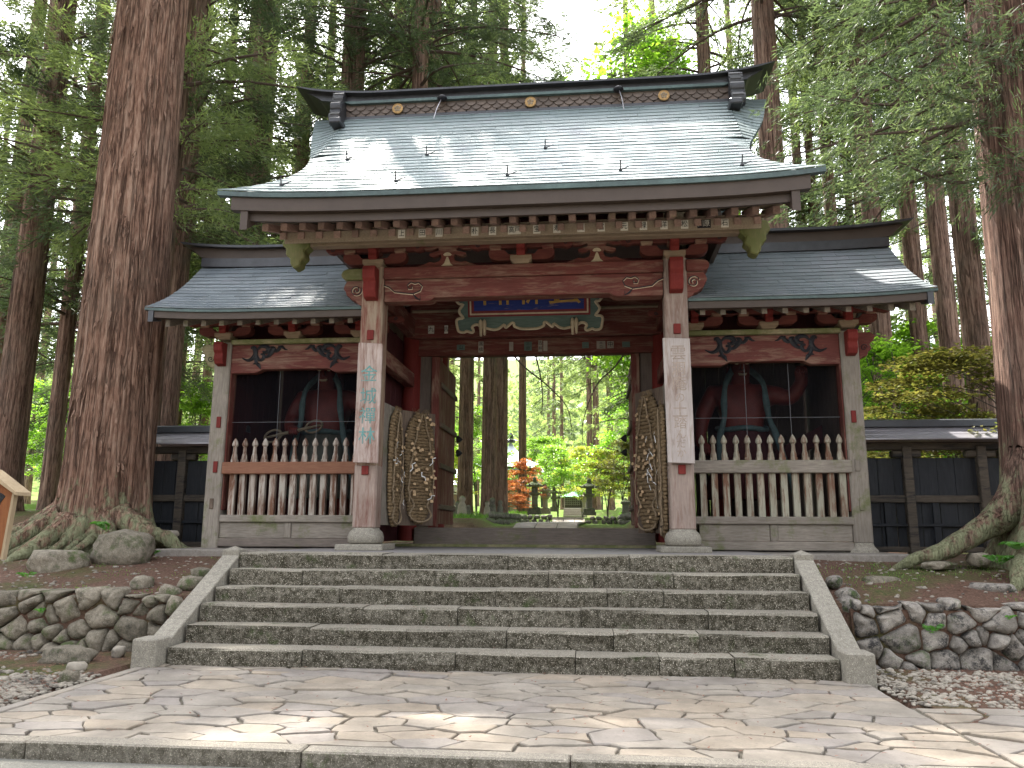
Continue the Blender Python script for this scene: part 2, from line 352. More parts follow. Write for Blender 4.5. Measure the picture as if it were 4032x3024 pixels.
M['hallroof'] = plain('pale_hall_roof', (.48, .52, .56), .35, 0, .1, 3, .3)
M['hallwall'] = plain('hall_wall', (.30, .27, .23), .8, .1, .25, 5)
M['greenroof'] = plain('green_copper_roof', (.18, .36, .33), .45, 0, .2, 3, .2)
t = NT('wire_net'); tr = t.n('ShaderNodeBsdfTransparent'); mx = t.n('ShaderNodeMixShader'); mx.inputs[0].default_value = .42
t.b.inputs['Base Color'].default_value = (.010, .010, .012, 1); t.b.inputs['Specular IOR Level'].default_value = 0; t.b.inputs['Roughness'].default_value = 1; t.l(tr.outputs[0], mx.inputs[1]); t.l(t.b.outputs[0], mx.inputs[2]); t.l(mx.outputs[0], t.out.inputs[0]); M['net'] = t.m

def text_mesh(body, size, depth=.006):
    """flat lettering in the XZ plane, centred, facing -Y"""
    cu = bpy.data.curves.new('lettering', 'FONT'); cu.body = body; cu.size = size; cu.align_x = 'CENTER'; cu.align_y = 'CENTER'; cu.extrude = depth / 2; cu.resolution_u = 2
    o = bpy.data.objects.new('lettering', cu); COL.objects.link(o)
    dg = bpy.context.evaluated_depsgraph_get(); me = bpy.data.meshes.new_from_object(o.evaluated_get(dg))
    bpy.data.objects.remove(o); bpy.data.curves.remove(cu)
    me.transform(Matrix.Rotation(R(90), 4, 'X')); return me
# ================================================================== SETTING
def lerp_tab(x, tab):
    if x <= tab[0][0]: return tab[0][1]
    for (a, b), (c, d) in zip(tab, tab[1:]):
        if x <= c: return b + (d - b) * (x - a) / (c - a)
    return tab[-1][1]
BACK = [(5.5, -.06), (6.2, .0), (9, .40), (12, .45), (27.9, .63), (28.4, .93), (50, 1.28), (51.5, 1.9), (70, 2.3), (90, 3.0), (130, 10), (400, 90)]
def gh(x, y):
    nz = .025 * mnoise.noise(Vector((x * .9, y * .9, 3.1))) + .05 * mnoise.noise(Vector((x * .25, y * .25, 7.7)))
    if y < -6.6: return -1.34 + nz * .1
    if y < -2.55:
        s = max(0, abs(x) - 6.5) * .02
        return -1.155 + nz * .4 + s - (.25 if abs(x) < 3.8 and y > -6.5 else 0)
    if y <= 5.6:
        z = lerp_tab(y, [(-2.5, -.50), (-1.6, -.34), (-.8, -.20), (.2, -.08), (5.6, -.05)]) + nz
        if abs(x) < 3.7 and y < .5: z = -1.3
        elif abs(x) < 5.7 and y > .2: z = -.6
        z += max(0, abs(x) - 9) * .02
        return z
    z = lerp_tab(y, BACK) + nz
    edge = 1.95 + .02 * (y - 9)
    if abs(x - .1) > edge and y > 7: z += .22 * min(1, (abs(x - .1) - edge) / .15) + min(.5, max(0, abs(x) - 8) * .02)
    if y > 60: z += 0.00004 * x * x
    return z
xs = sorted(set([-420, -260, -160, -110, -80, -60, -45, -35, -28, -23] + [round(-20 + .8 * i, 3) for i in range(51)] + [round(-4.4 + .22 * i, 3) for i in range(41)] + [23, 28, 35, 45, 60, 80, 110, 160, 260, 420]))
ys = sorted(set([-300, -120, -60, -30, -18, -12, -9, -7.4, -6.61, -6.59] + [round(-6.4 + .35 * i, 3) for i in range(11)] + [-2.6, -2.5] + [round(-2.3 + .3 * i, 3) for i in range(28)] + [6.4, 7, 8, 9, 10, 11, 12] + [14 + 2 * i for i in range(7)] + [27.9, 28.4] + [30, 33, 36, 40, 45, 49.9, 51.5, 55, 60, 70, 80, 90, 110, 130, 180, 260, 400]))
b = MB(); b.add([(x, y, gh(x, y)) for y in ys for x in xs], [(j * len(xs) + i, j * len(xs) + i + 1, (j + 1) * len(xs) + i + 1, (j + 1) * len(xs) + i) for j in range(len(ys) - 1) for i in range(len(xs) - 1)])
mark(b.build('ground', M['soil'], smooth=False, fix=False), kind='structure')
# road in front of the kerb
b = MB(); b.add([(-60, -30, -1.27), (60, -30, -1.27), (60, -6.655, -1.243), (-60, -6.655, -1.243)], [(0, 1, 2, 3)])
mark(b.build('road', M['road'], fix=False), kind='structure')
# kerb of long stones
kerb = thing('kerb', None, None); mark(kerb, kind='structure')
x = -14.0
while x < 14:
    L = rng.uniform(1.7, 2.3)
    k = MB(); k.box(x + .004, x + L - .004, -6.66, -6.50, -1.45, -1.128 + rng.uniform(-.004, .004)); k.build('kerb_stone', M['kerb'], kerb, bevel=.012)
    x += L
# flagstone pavement
PZ = -1.14
pav = MB()
pav.add([(-3.72, -6.5, PZ - .022), (3.72, -6.5, PZ - .022), (3.72, -3.4, PZ - .022), (-3.72, -3.4, PZ - .022)], [(0, 1, 2, 3)])
pav.add([(3.72, -6.5, PZ - .022), (14, -6.5, PZ - .022), (14, -4.66, PZ - .022), (3.72, -4.66, PZ - .022)], [(0, 1, 2, 3)])
pave = mark(pav.build('pavement', M['joint'], fix=False), kind='structure')
def clip(poly, p, n):
    out = []
    for i in range(len(poly)):
        a, c = poly[i], poly[(i + 1) % len(poly)]
        da = (a[0] - p[0]) * n[0] + (a[1] - p[1]) * n[1]; dc = (c[0] - p[0]) * n[0] + (c[1] - p[1]) * n[1]
        if da <= 0: out.append(a)
        if da * dc < 0:
            t_ = da / (da - dc); out.append((a[0] + (c[0] - a[0]) * t_, a[1] + (c[1] - a[1]) * t_))
    return out
def voronoi(rect, n, seed, sx=1.35, spread=.3):
    r = random.Random(seed); x0, x1, y0, y1 = rect
    pts = []; ds = []; tries = 0; dmin = math.sqrt((x1 - x0) * (y1 - y0) / n) * .76
    while len(pts) < n and tries < 20000:
        p = (r.uniform(x0, x1), r.uniform(y0, y1)); tries += 1; dd = dmin * r.uniform(1 - spread, 1 + spread)
        if all(((p[0] - q[0]) / sx) ** 2 + ((p[1] - q[1]) * sx) ** 2 > (.5 * (dd + e)) ** 2 for q, e in zip(pts, ds)): pts.append(p); ds.append(dd)
    cells = []
    for i, p in enumerate(pts):
        poly = [(x0, y0), (x1, y0), (x1, y1), (x0, y1)]
        for j, q in enumerate(pts):
            if i == j: continue
            # anisotropic + jittered bisector so joints do not read as a regular diagram
            f = .5 + .04 * math.sin((i + j) * 12.9898 + (i * j) * .37)
            f = f if i < j else 1 - f
            f += .5 * (ds[i] - ds[j]) / (ds[i] + ds[j]) * .8
            m = (p[0] + (q[0] - p[0]) * f, p[1] + (q[1] - p[1]) * f)
            poly = clip(poly, m, ((q[0] - p[0]) / sx ** 2, (q[1] - p[1]) * sx ** 2))
            if len(poly) < 3: break
        if len(poly) >= 3: cells.append(poly)
    return cells
def slab(poly, gap, z0, z1, r):
    cx = sum(p[0] for p in poly) / len(poly); cy = sum(p[1] for p in poly) / len(poly)
    sh = poly
    n = len(poly)
    for i in range(n):
        a, c = poly[i], poly[(i + 1) % n]; ex, ey = c[0] - a[0], c[1] - a[1]; L = math.hypot(ex, ey)
        if L < 1e-4: continue
        nx, ny = ey / L, -ex / L
        if (cx - a[0]) * nx + (cy - a[1]) * ny > 0: nx, ny = -nx, -ny
        sh = clip(sh, (a[0] - nx * gap, a[1] - ny * gap), (nx, ny))
        if len(sh) < 3: return None
    out = []
    for i in range(len(sh)):       # wobbly broken edges
        a, c = sh[i], sh[(i + 1) % len(sh)]; L = math.hypot(c[0] - a[0], c[1] - a[1]); out.append(a)
        k = int(L / .13)
        for q in range(1, k + 1):
            t_ = q / (k + 1); out.append((a[0] + (c[0] - a[0]) * t_ + r.uniform(-.016, .016), a[1] + (c[1] - a[1]) * t_ + r.uniform(-.016, .016)))
    if len(out) < 3: return None
    ar = sum(out[i][0] * out[(i + 1) % len(out)][1] - out[(i + 1) % len(out)][0] * out[i][1] for i in range(len(out))) / 2
    if abs(ar) < .012: return None
    if ar < 0: out = out[::-1]
    tx, ty = r.uniform(-.01, .01), r.uniform(-.01, .01)
    return out, (lambda p: z1 + tx * (p[0] - cx) + ty * (p[1] - cy)), cx, cy
def lay(cells, gap, seed, zt, parent=pave, mat='flag', name='flagstone', z0=-.05):
    r = random.Random(seed)
    for poly in cells:
        s = slab(poly, gap * r.uniform(.6, 1.7), 0, 0, r)
        if not s: continue
        out, zf, cx, cy = s; n = len(out); dz = r.uniform(-.006, .008)
        ins = [(cx + (p[0] - cx) * .972, cy + (p[1] - cy) * .972) for p in out]
        k = MB(); k.add([(p[0], p[1], zt + z0) for p in out] + [(p[0], p[1], zt + zf(p) + dz - .008) for p in out] + [(p[0], p[1], zt + zf(p) + dz) for p in ins],
              [(i, (i + 1) % n, n + (i + 1) % n, n + i) for i in range(n)] + [(n + i, n + (i + 1) % n, 2 * n + (i + 1) % n, 2 * n + i) for i in range(n)] + [tuple(range(2 * n, 3 * n))])
        k.build(name, M[mat], parent, fix=False)
lay(voronoi((-3.62, 3.74, -6.49, -3.5), 215, 3, 1.35, .42), .008, 5, PZ + .004)
lay(voronoi((3.76, 9.5, -6.49, -4.7), 62, 8), .018, 6, PZ + .003)
# narrow edging course along the left side of the paving
y = -6.49
while y < -3.75:
    L = min(rng.uniform(.35, .7), -3.72 - y); k = MB(); k.box(-3.74, -3.63, y + .004, y + L - .004, PZ - .1, PZ + .008); k.build('edging_stone', M['flag'], pave, bevel=.008); y += L

# ------------------------------------------------------------------ stairs
RIS, TRD, YP, SX = .19, .34, 1.874, 3.54
stairs = thing('stone_stairs', 'broad flight of six rough granite steps climbing to the gate', 'stairs')
def rough_block(x0, x1, y0, y1, z0, z1, seed, amp=.010, seg=.17):
    """block with an uneven hewn face; top nearly flat"""
    nx = max(2, int((x1 - x0) / seg)); k = MB(); rows = [(z0, 0), ((z0 + z1) / 2, 1), (z1 - .022, 2), (z1, 3)]
    vs = []; 
    def jit(i, j):
        return fbm((x0 + (x1 - x0) * i / nx, seed * 1.7 + j * .9, 2.2), 3)
    for j, (z, _) in enumerate(rows):
        for i in range(nx + 1):
            e = 0 if j < 3 else .016
            vs.append((x0 + (x1 - x0) * i / nx, y0 + e + amp * jit(i * 1.0, j) * (1.3 if j < 3 else .6), z + (amp * .55 * jit(i, j + 9) if j >= 2 else 0)))
    for i in range(nx + 1): vs.append((x0 + (x1 - x0) * i / nx, y1, z1 + .002))
    w_ = nx + 1; fs = [(j * w_ + i, j * w_ + i + 1, (j + 1) * w_ + i + 1, (j + 1) * w_ + i) for j in range(4) for i in range(nx)]
    b0 = len(vs); vs += [(x0, y1, z0), (x1, y1, z0)]
    fs += [(b0, 0, w_, 2 * w_, 3 * w_, 4 * w_), (nx, b0 + 1, 4 * w_ + nx, 3 * w_ + nx, 2 * w_ + nx, w_ + nx), (b0, b0 + 1, 4 * w_ + nx, 4 * w_)]
    k.add(vs, fs); return k
JOINTS = [[-3.54, -1.62, .02, 1.55, 3.54], [-3.50, -2.55, -.85, .55, 1.10, 2.05, 3.52], [-3.51, -1.95, -.05, 1.25, 1.9, 3.53],
          [-3.52, -1.55, -.45, .95, 2.35, 3.52], [-3.50, -2.05, -.95, .15, 1.3, 2.2, 3.53], [-3.51, -2.0, -.35, .9, 1.75, 2.5, 3.52]]
for k in range(6):
    y0 = -(YP + k * TRD); z1 = -k * RIS; js = JOINTS[k]
    for i in range(len(js) - 1):
        dz = rng.uniform(-.006, .006); dy = rng.uniform(-.012, .012)
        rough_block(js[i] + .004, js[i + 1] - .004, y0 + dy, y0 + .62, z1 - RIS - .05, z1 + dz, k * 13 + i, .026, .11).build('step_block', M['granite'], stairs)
# sloping side slabs with newel blocks
for s in (-1, 1):
    xa, xb = s * 3.55, s * 3.785; x0, x1 = min(xa, xb), max(xa, xb)
    n = 4; ytop, ybot = -YP + .02, -(YP + 5 * TRD) + .05; ztop, zbot = -.03, -.93
    for q in range(n):
        a0, a1 = q / n, (q + 1) / n; g = .004
        p0 = (ytop + (ybot - ytop) * a0 - g, ztop + (zbot - ztop) * a0); p1 = (ytop + (ybot - ytop) * a1 + g, ztop + (zbot - ztop) * a1)
        k = MB(); k.prism([(p0[0], p0[1] - .26), (p0[0], p0[1]), (p1[0], p1[1]), (p1[0], p1[1] - .26)], 'X', x0, x1); k.build('side_slab', M['granite2'], stairs, bevel=.010)
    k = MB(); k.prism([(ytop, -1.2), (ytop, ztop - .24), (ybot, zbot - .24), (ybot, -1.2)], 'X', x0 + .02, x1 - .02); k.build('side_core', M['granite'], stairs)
    k = MB(); k.box(x0 - .02, x1 + .02, ybot - .24, ybot + .06, -1.2, zbot + .08); k.build('lower_newel', M['granite2'], stairs, bevel=.015)
    k = MB(); cx = (x0 + x1) / 2; k.box(cx - .115, cx + .115, ytop - .01, ytop + .22, -.35, .03)
    k.add([(cx - .115, ytop - .01, .03), (cx + .115, ytop - .01, .03), (cx + .115, ytop + .22, .03), (cx - .115, ytop + .22, .03), (cx, ytop + .105, .085)], [(0, 1, 4), (1, 2, 4), (2, 3, 4), (3, 0, 4)])
    k.build('upper_newel', M['granite2'], stairs)

# ------------------------------------------------------------------ platform
plat = thing('stone_platform', 'low concrete platform that carries the gate above the stairs', 'platform')
k = MB(); k.box(-3.56, 3.56, -YP + .5, 6.2, -.5, -.004); k.build('platform_floor', M['slabtop'], plat)
for s in (-1, 1):
    x0, x1 = sorted((s * 3.57, s * 5.80)); k = MB(); k.box(x0, x1, .0, 6.2, -.30, -.012); k.build('side_slab', M['concrete'], plat, bevel=.015)
    rough_block(x0 - .03, x1 + .03, -.06, 6.1, -.62, -.302, 77 + s, .03).build('footing', M['concrete'], plat)

# ------------------------------------------------------------------ fieldstone walls
def ico(sub): 
    bm = bmesh.new(); bmesh.ops.create_icosphere(bm, subdivisions=sub, radius=1); V = [v.co.copy() for v in bm.verts]; F = [[v.index for v in f.verts] for f in bm.faces]; bm.free(); return V, F
ICO2, ICO1 = ico(2), ico(1)
ICO3 = ico(3)
def stone_mesh(rx, ry, rz, seed, sub=ICO2, amp=.16, boxy=.35):
    V, F = sub; out = []
    for v in V:
        m = max(abs(v.x), abs(v.y), abs(v.z)); q = v * (1 - boxy + boxy / m)
        d = 1 + amp * mnoise.noise(v * 1.2 + Vector((seed * 3.7, seed * 1.3, 0))) + amp * .5 * mnoise.noise(v * 2.9 + Vector((0, seed * 2.1, seed))) + amp * .28 * mnoise.noise(v * 7 + Vector((seed, 0, seed)))
        out.append((q.x * rx * d, q.y * ry * d, q.z * rz * d))
    b_ = MB(); b_.add(out, F); return b_
def place_stone(name, c, r3, seed, mat, parent=None, rot=None, **kw):
    o = stone_mesh(*r3, seed, **kw).build(name, M[mat], parent, smooth=True, fix=False); o.location = c
    o.rotation_euler = rot or (0, 0, 0); return o
def chaikin(p, n=2):
    for _ in range(n):
        q = []
        for i in range(len(p)):
            a, c = p[i], p[(i + 1) % len(p)]; q += [(a[0] * .75 + c[0] * .25, a[1] * .75 + c[1] * .25), (a[0] * .25 + c[0] * .75, a[1] * .25 + c[1] * .75)]
        p = q
    return p
def wall_stone(poly, y0, seed, mat, parent, r):
    s_ = poly; cx = sum(p[0] for p in s_) / len(s_); cz = sum(p[1] for p in s_) / len(s_)
    s_ = [q for i in range(len(s_)) for q in (s_[i], ((s_[i][0] + s_[(i + 1) % len(s_)][0]) / 2, (s_[i][1] + s_[(i + 1) % len(s_)][1]) / 2))]; s_ = chaikin([(cx + (p[0] - cx) * .985, cz + (p[1] - cz) * .985) for p in s_], 2); n = len(s_); bul = r.uniform(.07, .15); k = MB(); vs = []
    rings = [(1.0, .16), (1.0, .03), (.97, -.02), (.88, -bul * .5), (.70, -bul * .8), (.40, -bul * .97)]
    tx, tz = r.uniform(-.25, .25), r.uniform(-.1, .35)
    def put(x, y, z):
        d_ = .030 * fbm((x * 4, z * 4, seed), 3) + .012 * fbm((x * 13, z * 13, seed), 2); return (x + d_ * .4, y0 + y + d_ + tx * (x - cx) + tz * (z - cz), z + d_ * .5)
    for f, y in rings: vs += [put(cx + (p[0] - cx) * f, y, cz + (p[1] - cz) * f) for p in s_]
    vs.append(put(cx, -bul, cz)); m = len(rings); fs = [(i * n + q, i * n + (q + 1) % n, (i + 1) * n + (q + 1) % n, (i + 1) * n + q) for i in range(m - 1) for q in range(n)] + [((m - 1) * n + q, (m - 1) * n + (q + 1) % n, m * n) for q in range(n)]
    k.add(vs, fs); k.build('wall_stone', M[mat], parent, smooth=True)
def field_wall(x0, x1, label, mat, seed, taper):
    r = random.Random(seed); wl = thing('retaining_wall', label, 'stone wall')
    k = MB(); k.box(x0 - .02, x1 + .02, -2.585, -2.36, -1.3, -.54); k.build('wall_core', M['soil'], wl)
    n = 0
    for poly in voronoi((x0, x1, -1.19, -.46), int((x1 - x0) * .73 / .052), seed, 1.08, .5):
        if any(p[1] > -.465 for p in poly): dz = r.uniform(-.05, .05); poly = [(p[0], p[1] + (dz if p[1] > -.465 else 0)) for p in poly]
        wall_stone(poly, -2.58 + r.uniform(-.03, .03) + .12 * (sum(p[1] for p in poly) / len(poly) + .8), seed + n, mat, wl, r); n += 1
    for (c, r3) in taper:
        place_stone('wall_stone', c, r3, seed + n, mat, wl, (0, r.uniform(-.2, .2), 0), amp=.3, boxy=.4); n += 1
    return wl
field_wall(-9.0, -4.08, 'grey fieldstone retaining wall beside the tree with exposed roots', 'cobble', 11,
           [((-4.16, -2.40, -.50), (.14, .12, .12)), ((-4.02, -2.2, -.38), (.15, .13, .10)), ((-3.98, -1.98, -.28), (.14, .12, .10)), ((-3.97, -2.62, -.62), (.1, .1, .12))])
field_wall(3.98, 9.0, 'dark lichen-patched fieldstone retaining wall beside the pebbled strip', 'cobbleR', 51,
           [((3.98, -2.42, -.52), (.12, .12, .1)), ((4.05, -2.2, -.42), (.14, .12, .09)), ((3.98, -1.95, -.28), (.10, .1, .08))])
# loose rocks
ROCKS = [('big rounded boulder half buried at the foot of the mossy cedar', (-5.98, -.55, -.02), (.44, .32, .30), 'cobble'),
 ('flat brown boulder beneath the exposed cedar roots', (-6.62, -1.10, -.20), (.36, .28, .20), 'cobble'),
 ('small pointed grey rock on needle litter above the wall', (-4.75, -2.05, -.40), (.21, .14, .10), 'cobble'),
 ('wide mossy rock with a yellow edge on the gravel below the wall', (-4.72, -3.45, -1.10), (.28, .19, .12), 'cobble'),
 ('fist-sized pale tan rock on the gravel by the paving', (-4.28, -3.95, -1.12), (.10, .08, .06), 'pebble'),
 ('small pale wedge of stone against the wall foot', (-4.38, -3.05, -1.10), (.09, .07, .07), 'pebble'),
 ('square brown stone at the gravel edge of the paving', (-3.95, -4.55, -1.12), (.09, .08, .08), 'cobble'),
 ('flat grey slab of rock lying beside the cedar root', (5.75, -.62, -.13), (.26, .16, .06), 'cobble'),
 ('rounded tan rock on needle litter under the leaning root', (6.3, -.55, -.05), (.16, .12, .10), 'cobble'),
 ('low dark rock sunk in moss above the lichen wall', (5.9, -1.7, -.36), (.24, .15, .07), 'cobbleR'),
 ('long mossy stone sunk at the terrace edge', (4.75, -1.35, -.32), (.34, .12, .08), 'cobble'),
 ('smooth cream stone resting on the dark cedar roots', (-6.02, .75, .20), (.20, .13, .085), 'pebble')]
for i, (lb, c, r3, mt) in enumerate(ROCKS):
    mark(place_stone('rock', c, r3, 90 + i, mt, None, (0, 0, i), sub=ICO3, amp=.22, boxy=.4), lb, 'rock')
# pebbles and needle litter (nobody could count them)
def scatter_stones(name, n, area, seed, smin, smax, mat):
    r = random.Random(seed); V, F = ICO1; Vn = np.array([tuple(v) for v in V]); Fn = np.array(F); AV = []; AF = []
    for i in range(n):
        x, y = area(r); s = r.uniform(smin, smax) * (1 if r.random() < .9 else 1.5); a = r.uniform(0, 6.28); e = np.array([s * r.uniform(.8, 1.5), s * r.uniform(.6, 1), s * r.uniform(.35, .6)])
        p = Vn * e; ca, sa = math.cos(a), math.sin(a); p = np.stack([p[:, 0] * ca - p[:, 1] * sa, p[:, 0] * sa + p[:, 1] * ca, p[:, 2]], 1) + np.array([x, y, gh(x, y) + s * .12])
        AF.append(Fn + len(AV) * len(Vn)); AV.append(p)
    me = npmesh(name, np.concatenate(AV), np.concatenate(AF), 3); me.polygons.foreach_set('use_smooth', [True] * len(me.polygons)); return obj(name, me, M[mat])
def areaL(r):
    while True:
        x, y = r.uniform(-8, -3.78), r.uniform(-6.55, -2.85)
        d = mnoise.noise(Vector((x * .8, y * .8, 1.5)))
        if r.random() < .42 + d * .9 - (.35 if y > -3.5 and x > -5 else 0): return x, y
def areaR(r):
    while True:
        x, y = r.uniform(3.8, 10), r.uniform(-4.6, -2.8)
        d = mnoise.noise(Vector((x * .8, y * .8, 1.5)))
        if r.random() < .62 + d * .7 - (.3 if y > -3.0 else 0): return x, y
mark(scatter_stones('pebbles', 3600, areaL, 21, .016, .036, 'pebble'), 'loose pale pebbles scattered on the earth left of the paving', 'pebbles', kind='stuff')
mark(scatter_stones('pebbles', 3800, areaR, 22, .016, .036, 'pebble'), 'river pebbles covering the strip below the lichen-patched wall', 'pebbles', kind='stuff')
def areaT(r):
    while True:
        s = r.choice((-1, 1)); x = s * r.uniform(3.9, 9); y = r.uniform(-2.45, .2)
        if abs(x) < 5.8 and y > .05: continue
        return x, y
mark(scatter_stones('gravel', 700, areaT, 23, .012, .035, 'pebble'), 'small stones strewn over the needle-covered terraces', 'stones', kind='stuff')
r = np.random.default_rng(5); n = 15000
px = np.where(r.random(n) < .5, -1, 1) * r.uniform(3.75, 8.5, n); py = r.uniform(-6.3, .3, n)
keep = ~((py > -2.6) & (py < -2.4)) & ~((np.abs(px) < 5.85) & (py > .05)) & ~((px > 3.7) & (py < -4.6))
dn = np.array([mnoise.noise(Vector((float(a) * .7, float(c) * .7, 9.0))) for a, c in zip(px, py)])
keep &= (py > -2.5) | (dn > -.05); px, py = px[keep], py[keep]; n = len(px)
pz = np.array([gh(float(a), float(c)) for a, c in zip(px, py)]) + .012
a = r.uniform(0, 6.28, n); L = r.uniform(.03, .10, n); wd = r.uniform(.003, .007, n); tz = r.uniform(-.15, .3, n)
dx, dy = np.cos(a) * L, np.sin(a) * L; wx, wy = -np.sin(a) * wd, np.cos(a) * wd
V = np.stack([np.stack([px - wx, py - wy, pz], 1), np.stack([px + wx, py + wy, pz], 1), np.stack([px + dx, py + dy, pz + tz * L * .6 + .003], 1)], 1).reshape(-1, 3)
mark(obj('needle_litter', npmesh('needle_litter', V, np.arange(3 * n).reshape(-1, 3), 3), M['needle']), 'red-brown cedar needles littering the ground', 'needle litter', kind='stuff')

# fallen bits on the paving and the treads
r = np.random.default_rng(15); n = 900; px = r.uniform(-3.6, 6.5, n); py = r.uniform(-6.45, -2.0, n); pz = np.full(n, PZ + .018)
st = py > -3.57; kk = np.ceil((-py - YP) / TRD); pz[st] = -kk[st] * RIS + .012; keep = ~(st & (np.abs(px) > 3.5)) & ~((px > 3.6) & (py > -4.75)); px, py, pz = px[keep], py[keep], pz[keep]; n = len(px)
a_ = r.uniform(0, 6.28, n); L = r.uniform(.012, .055, n); wd = r.uniform(.002, .012, n); V = np.stack([np.stack([px - np.sin(a_) * wd, py + np.cos(a_) * wd, pz], 1), np.stack([px + np.sin(a_) * wd, py - np.cos(a_) * wd, pz], 1), np.stack([px + np.cos(a_) * L, py + np.sin(a_) * L, pz + .006], 1)], 1).reshape(-1, 3)
mark(obj('fallen_needles', npmesh('fallen_needles', V, np.arange(3 * n).reshape(-1, 3), 3), M['needle']), 'scraps of cedar needle fallen on the paving and treads', 'needle litter', kind='stuff')
# ================================================================== GATE
gate = thing('temple_gate', 'weathered red two-winged temple gate under blue-green copper roofs', 'gate')
def B(name, mat, x0, x1, y0, y1, z0, z1, parent=gate, bevel=.012, M4=None):
    k = MB(); k.box(min(x0, x1), max(x0, x1), y0, y1, z0, z1, M4); return k.build(name, M[mat], parent, bevel=bevel)
def arc(cx, cz, r, a0, a1, n=6, ry=None):
    return [(cx + r * math.cos(R(a0 + (a1 - a0) * i / n)), cz + (ry or r) * math.sin(R(a0 + (a1 - a0) * i / n))) for i in range(n + 1)]
def spiral(cx, cz, r0, turns, a0, sgn=1, n=26, r1=.02):
    return [(cx + (r0 + (r1 - r0) * i / n) * math.cos(R(a0) + sgn * turns * 2 * math.pi * i / n), cz + (r0 + (r1 - r0) * i / n) * math.sin(R(a0) + sgn * turns * 2 * math.pi * i / n)) for i in range(n + 1)]

def flat_shape(name, pts, y0, y1, mat, parent):
    bm = bmesh.new(); f = bm.faces.new([bm.verts.new((p[0], y0, p[1])) for p in pts])
    ex = bmesh.ops.extrude_face_region(bm, geom=[f]); bmesh.ops.translate(bm, verts=[v for v in ex['geom'] if isinstance(v, bmesh.types.BMVert)], vec=(0, y1 - y0, 0))
    bmesh.ops.triangulate(bm, faces=[g for g in bm.faces if len(g.verts) > 4]); bmesh.ops.recalc_face_normals(bm, faces=bm.faces)
    me = bpy.data.meshes.new(name); bm.to_mesh(me); bm.free(); return obj(name, me, M[mat], parent)
# ---- roof surfaces
def make_roof(name, P, xl, xr, rows, tw, mat, parent, seed, limit=300, brk=None):
    """stepped copper shingles laid on the surface P(x,t); xl/xr(t) are the side edges"""
    r = random.Random(seed); tiles = []
    ts = [0]; N = 200; acc = [0]; xm = (xl(.5) + xr(.5)) / 2
    pts = [P(xm, i / N) for i in range(N + 1)]
    for i in range(N): acc.append(acc[-1] + (pts[i + 1] - pts[i]).length)
    tl = [float(np.interp(acc[-1] * q / rows, acc, [i / N for i in range(N + 1)])) for q in range(rows + 1)]
    for q in range(rows):
        t0, t1 = tl[q], tl[q + 1]; te = min(1.0, t1 + (t1 - t0) * .25)
        a, c = xl(t0), xr(t0); xs_ = [a]; x = a + tw * (.5 if q % 2 else 1) + r.uniform(-.05, .05)
        while x < c - .12: xs_.append(x); x += tw * r.uniform(.93, 1.07)
        xs_.append(c)
        if brk:
            for q_ in brk(t0):
                xs_ = [v for v in xs_ if abs(v - q_) > .09 or v in (a, c)]; xs_.append(q_)
            xs_ = sorted(xs_)
        for i in range(len(xs_) - 1):
            f0, f1 = (xs_[i] - a) / (c - a), (xs_[i + 1] - a) / (c - a); vs = []
            w0 = xl(te) + f0 * (xr(te) - xl(te)); w1 = xl(te) + f1 * (xr(te) - xl(te))
            A, Bq, Cq, D = P(xs_[i], t0), P(xs_[i + 1], t0), P(w1, te), P(w0, te)
            nrm = (Bq - A).cross(D - A).normalized()
            if nrm.z < 0: nrm = -nrm
            lift = .019 + r.uniform(-.003, .005); ov = (A - D).normalized() * r.uniform(0, .01); g = (Bq - A).normalized() * .0025
            vs = [A + ov + g + nrm * .010, Bq + ov - g + nrm * .010, Cq - g, D + g, A + ov + g + nrm * lift, Bq + ov - g + nrm * (lift + r.uniform(-.003, .003)), Cq - g + nrm * .004, D + g + nrm * .004]
            tiles.append(vs)
    FS = ((0, 3, 2, 1), (4, 5, 6, 7), (0, 1, 5, 4), (1, 2, 6, 5), (2, 3, 7, 6), (3, 0, 4, 7))
    for vs in tiles[:limit]:
        k = MB(); k.add(vs, FS); k.build('roof_shingle', M[mat], parent)
    if len(tiles) > limit:
        k = MB()
        for vs in tiles[limit:]: k.add(vs, FS)
        mark(k.build('upper_shingles', M[mat], parent), kind='stuff')
    return tl

# upper roof
YE, YR = -1.75, 3.0
def up_prof(t): return 5.08 + 4.02 * (.8 * t + .2 * t * t)
XV = ([0, .05, .11, .18, .26, .34, .45, .6, .79, 1.0], [4.30, 4.06, 3.86, 3.71, 3.63, 3.65, 3.78, 4.04, 4.40, 4.72])
def xv(t): return float(np.interp(t, *XV))
def xc(t): return xv(t) if t < .3 else min(xv(t), 3.62 + .30 * (t - .3) / .7)
def PU(x, t):
    y = YE + (YR - YE) * t; ax = abs(x); z = up_prof(t) + .10 * (min(1, ax / 4.3) ** 5) * max(0, 1 - t * 2)
    z += -.035 * (1 - (x / 4.3) ** 2) * math.sin(math.pi * min(1, t)) * .3
    if ax > xc(t) + 1e-4:
        wd = xv(t) - xc(t); s_ = min(1.0, (ax - xc(t)) / max(.05, wd)); q_ = min(1, wd / .75); z -= q_ * .26 * s_ ** 1.4 * math.sin(math.pi * min(.8, t * .9)) ** .8 + q_ * .07 * math.sin(math.pi * min(1, s_)) * t
    return Vector((x, y, z))
k = MB()
def deck(u, v):
    t_ = v; x = -xv(t_) + 2 * xv(t_) * u; p = PU(x, t_); return (p.x * .998, p.y + .03, p.z - .05)
k.grid(deck, 44, 16)
k.grid(lambda u, v: (lambda p: (p[0], 2 * YR - p[1], p[2] - .001))(deck(1 - u, v)), 44, 16)
upper = k.build('upper_roof', M['copper'], gate, fix=False)
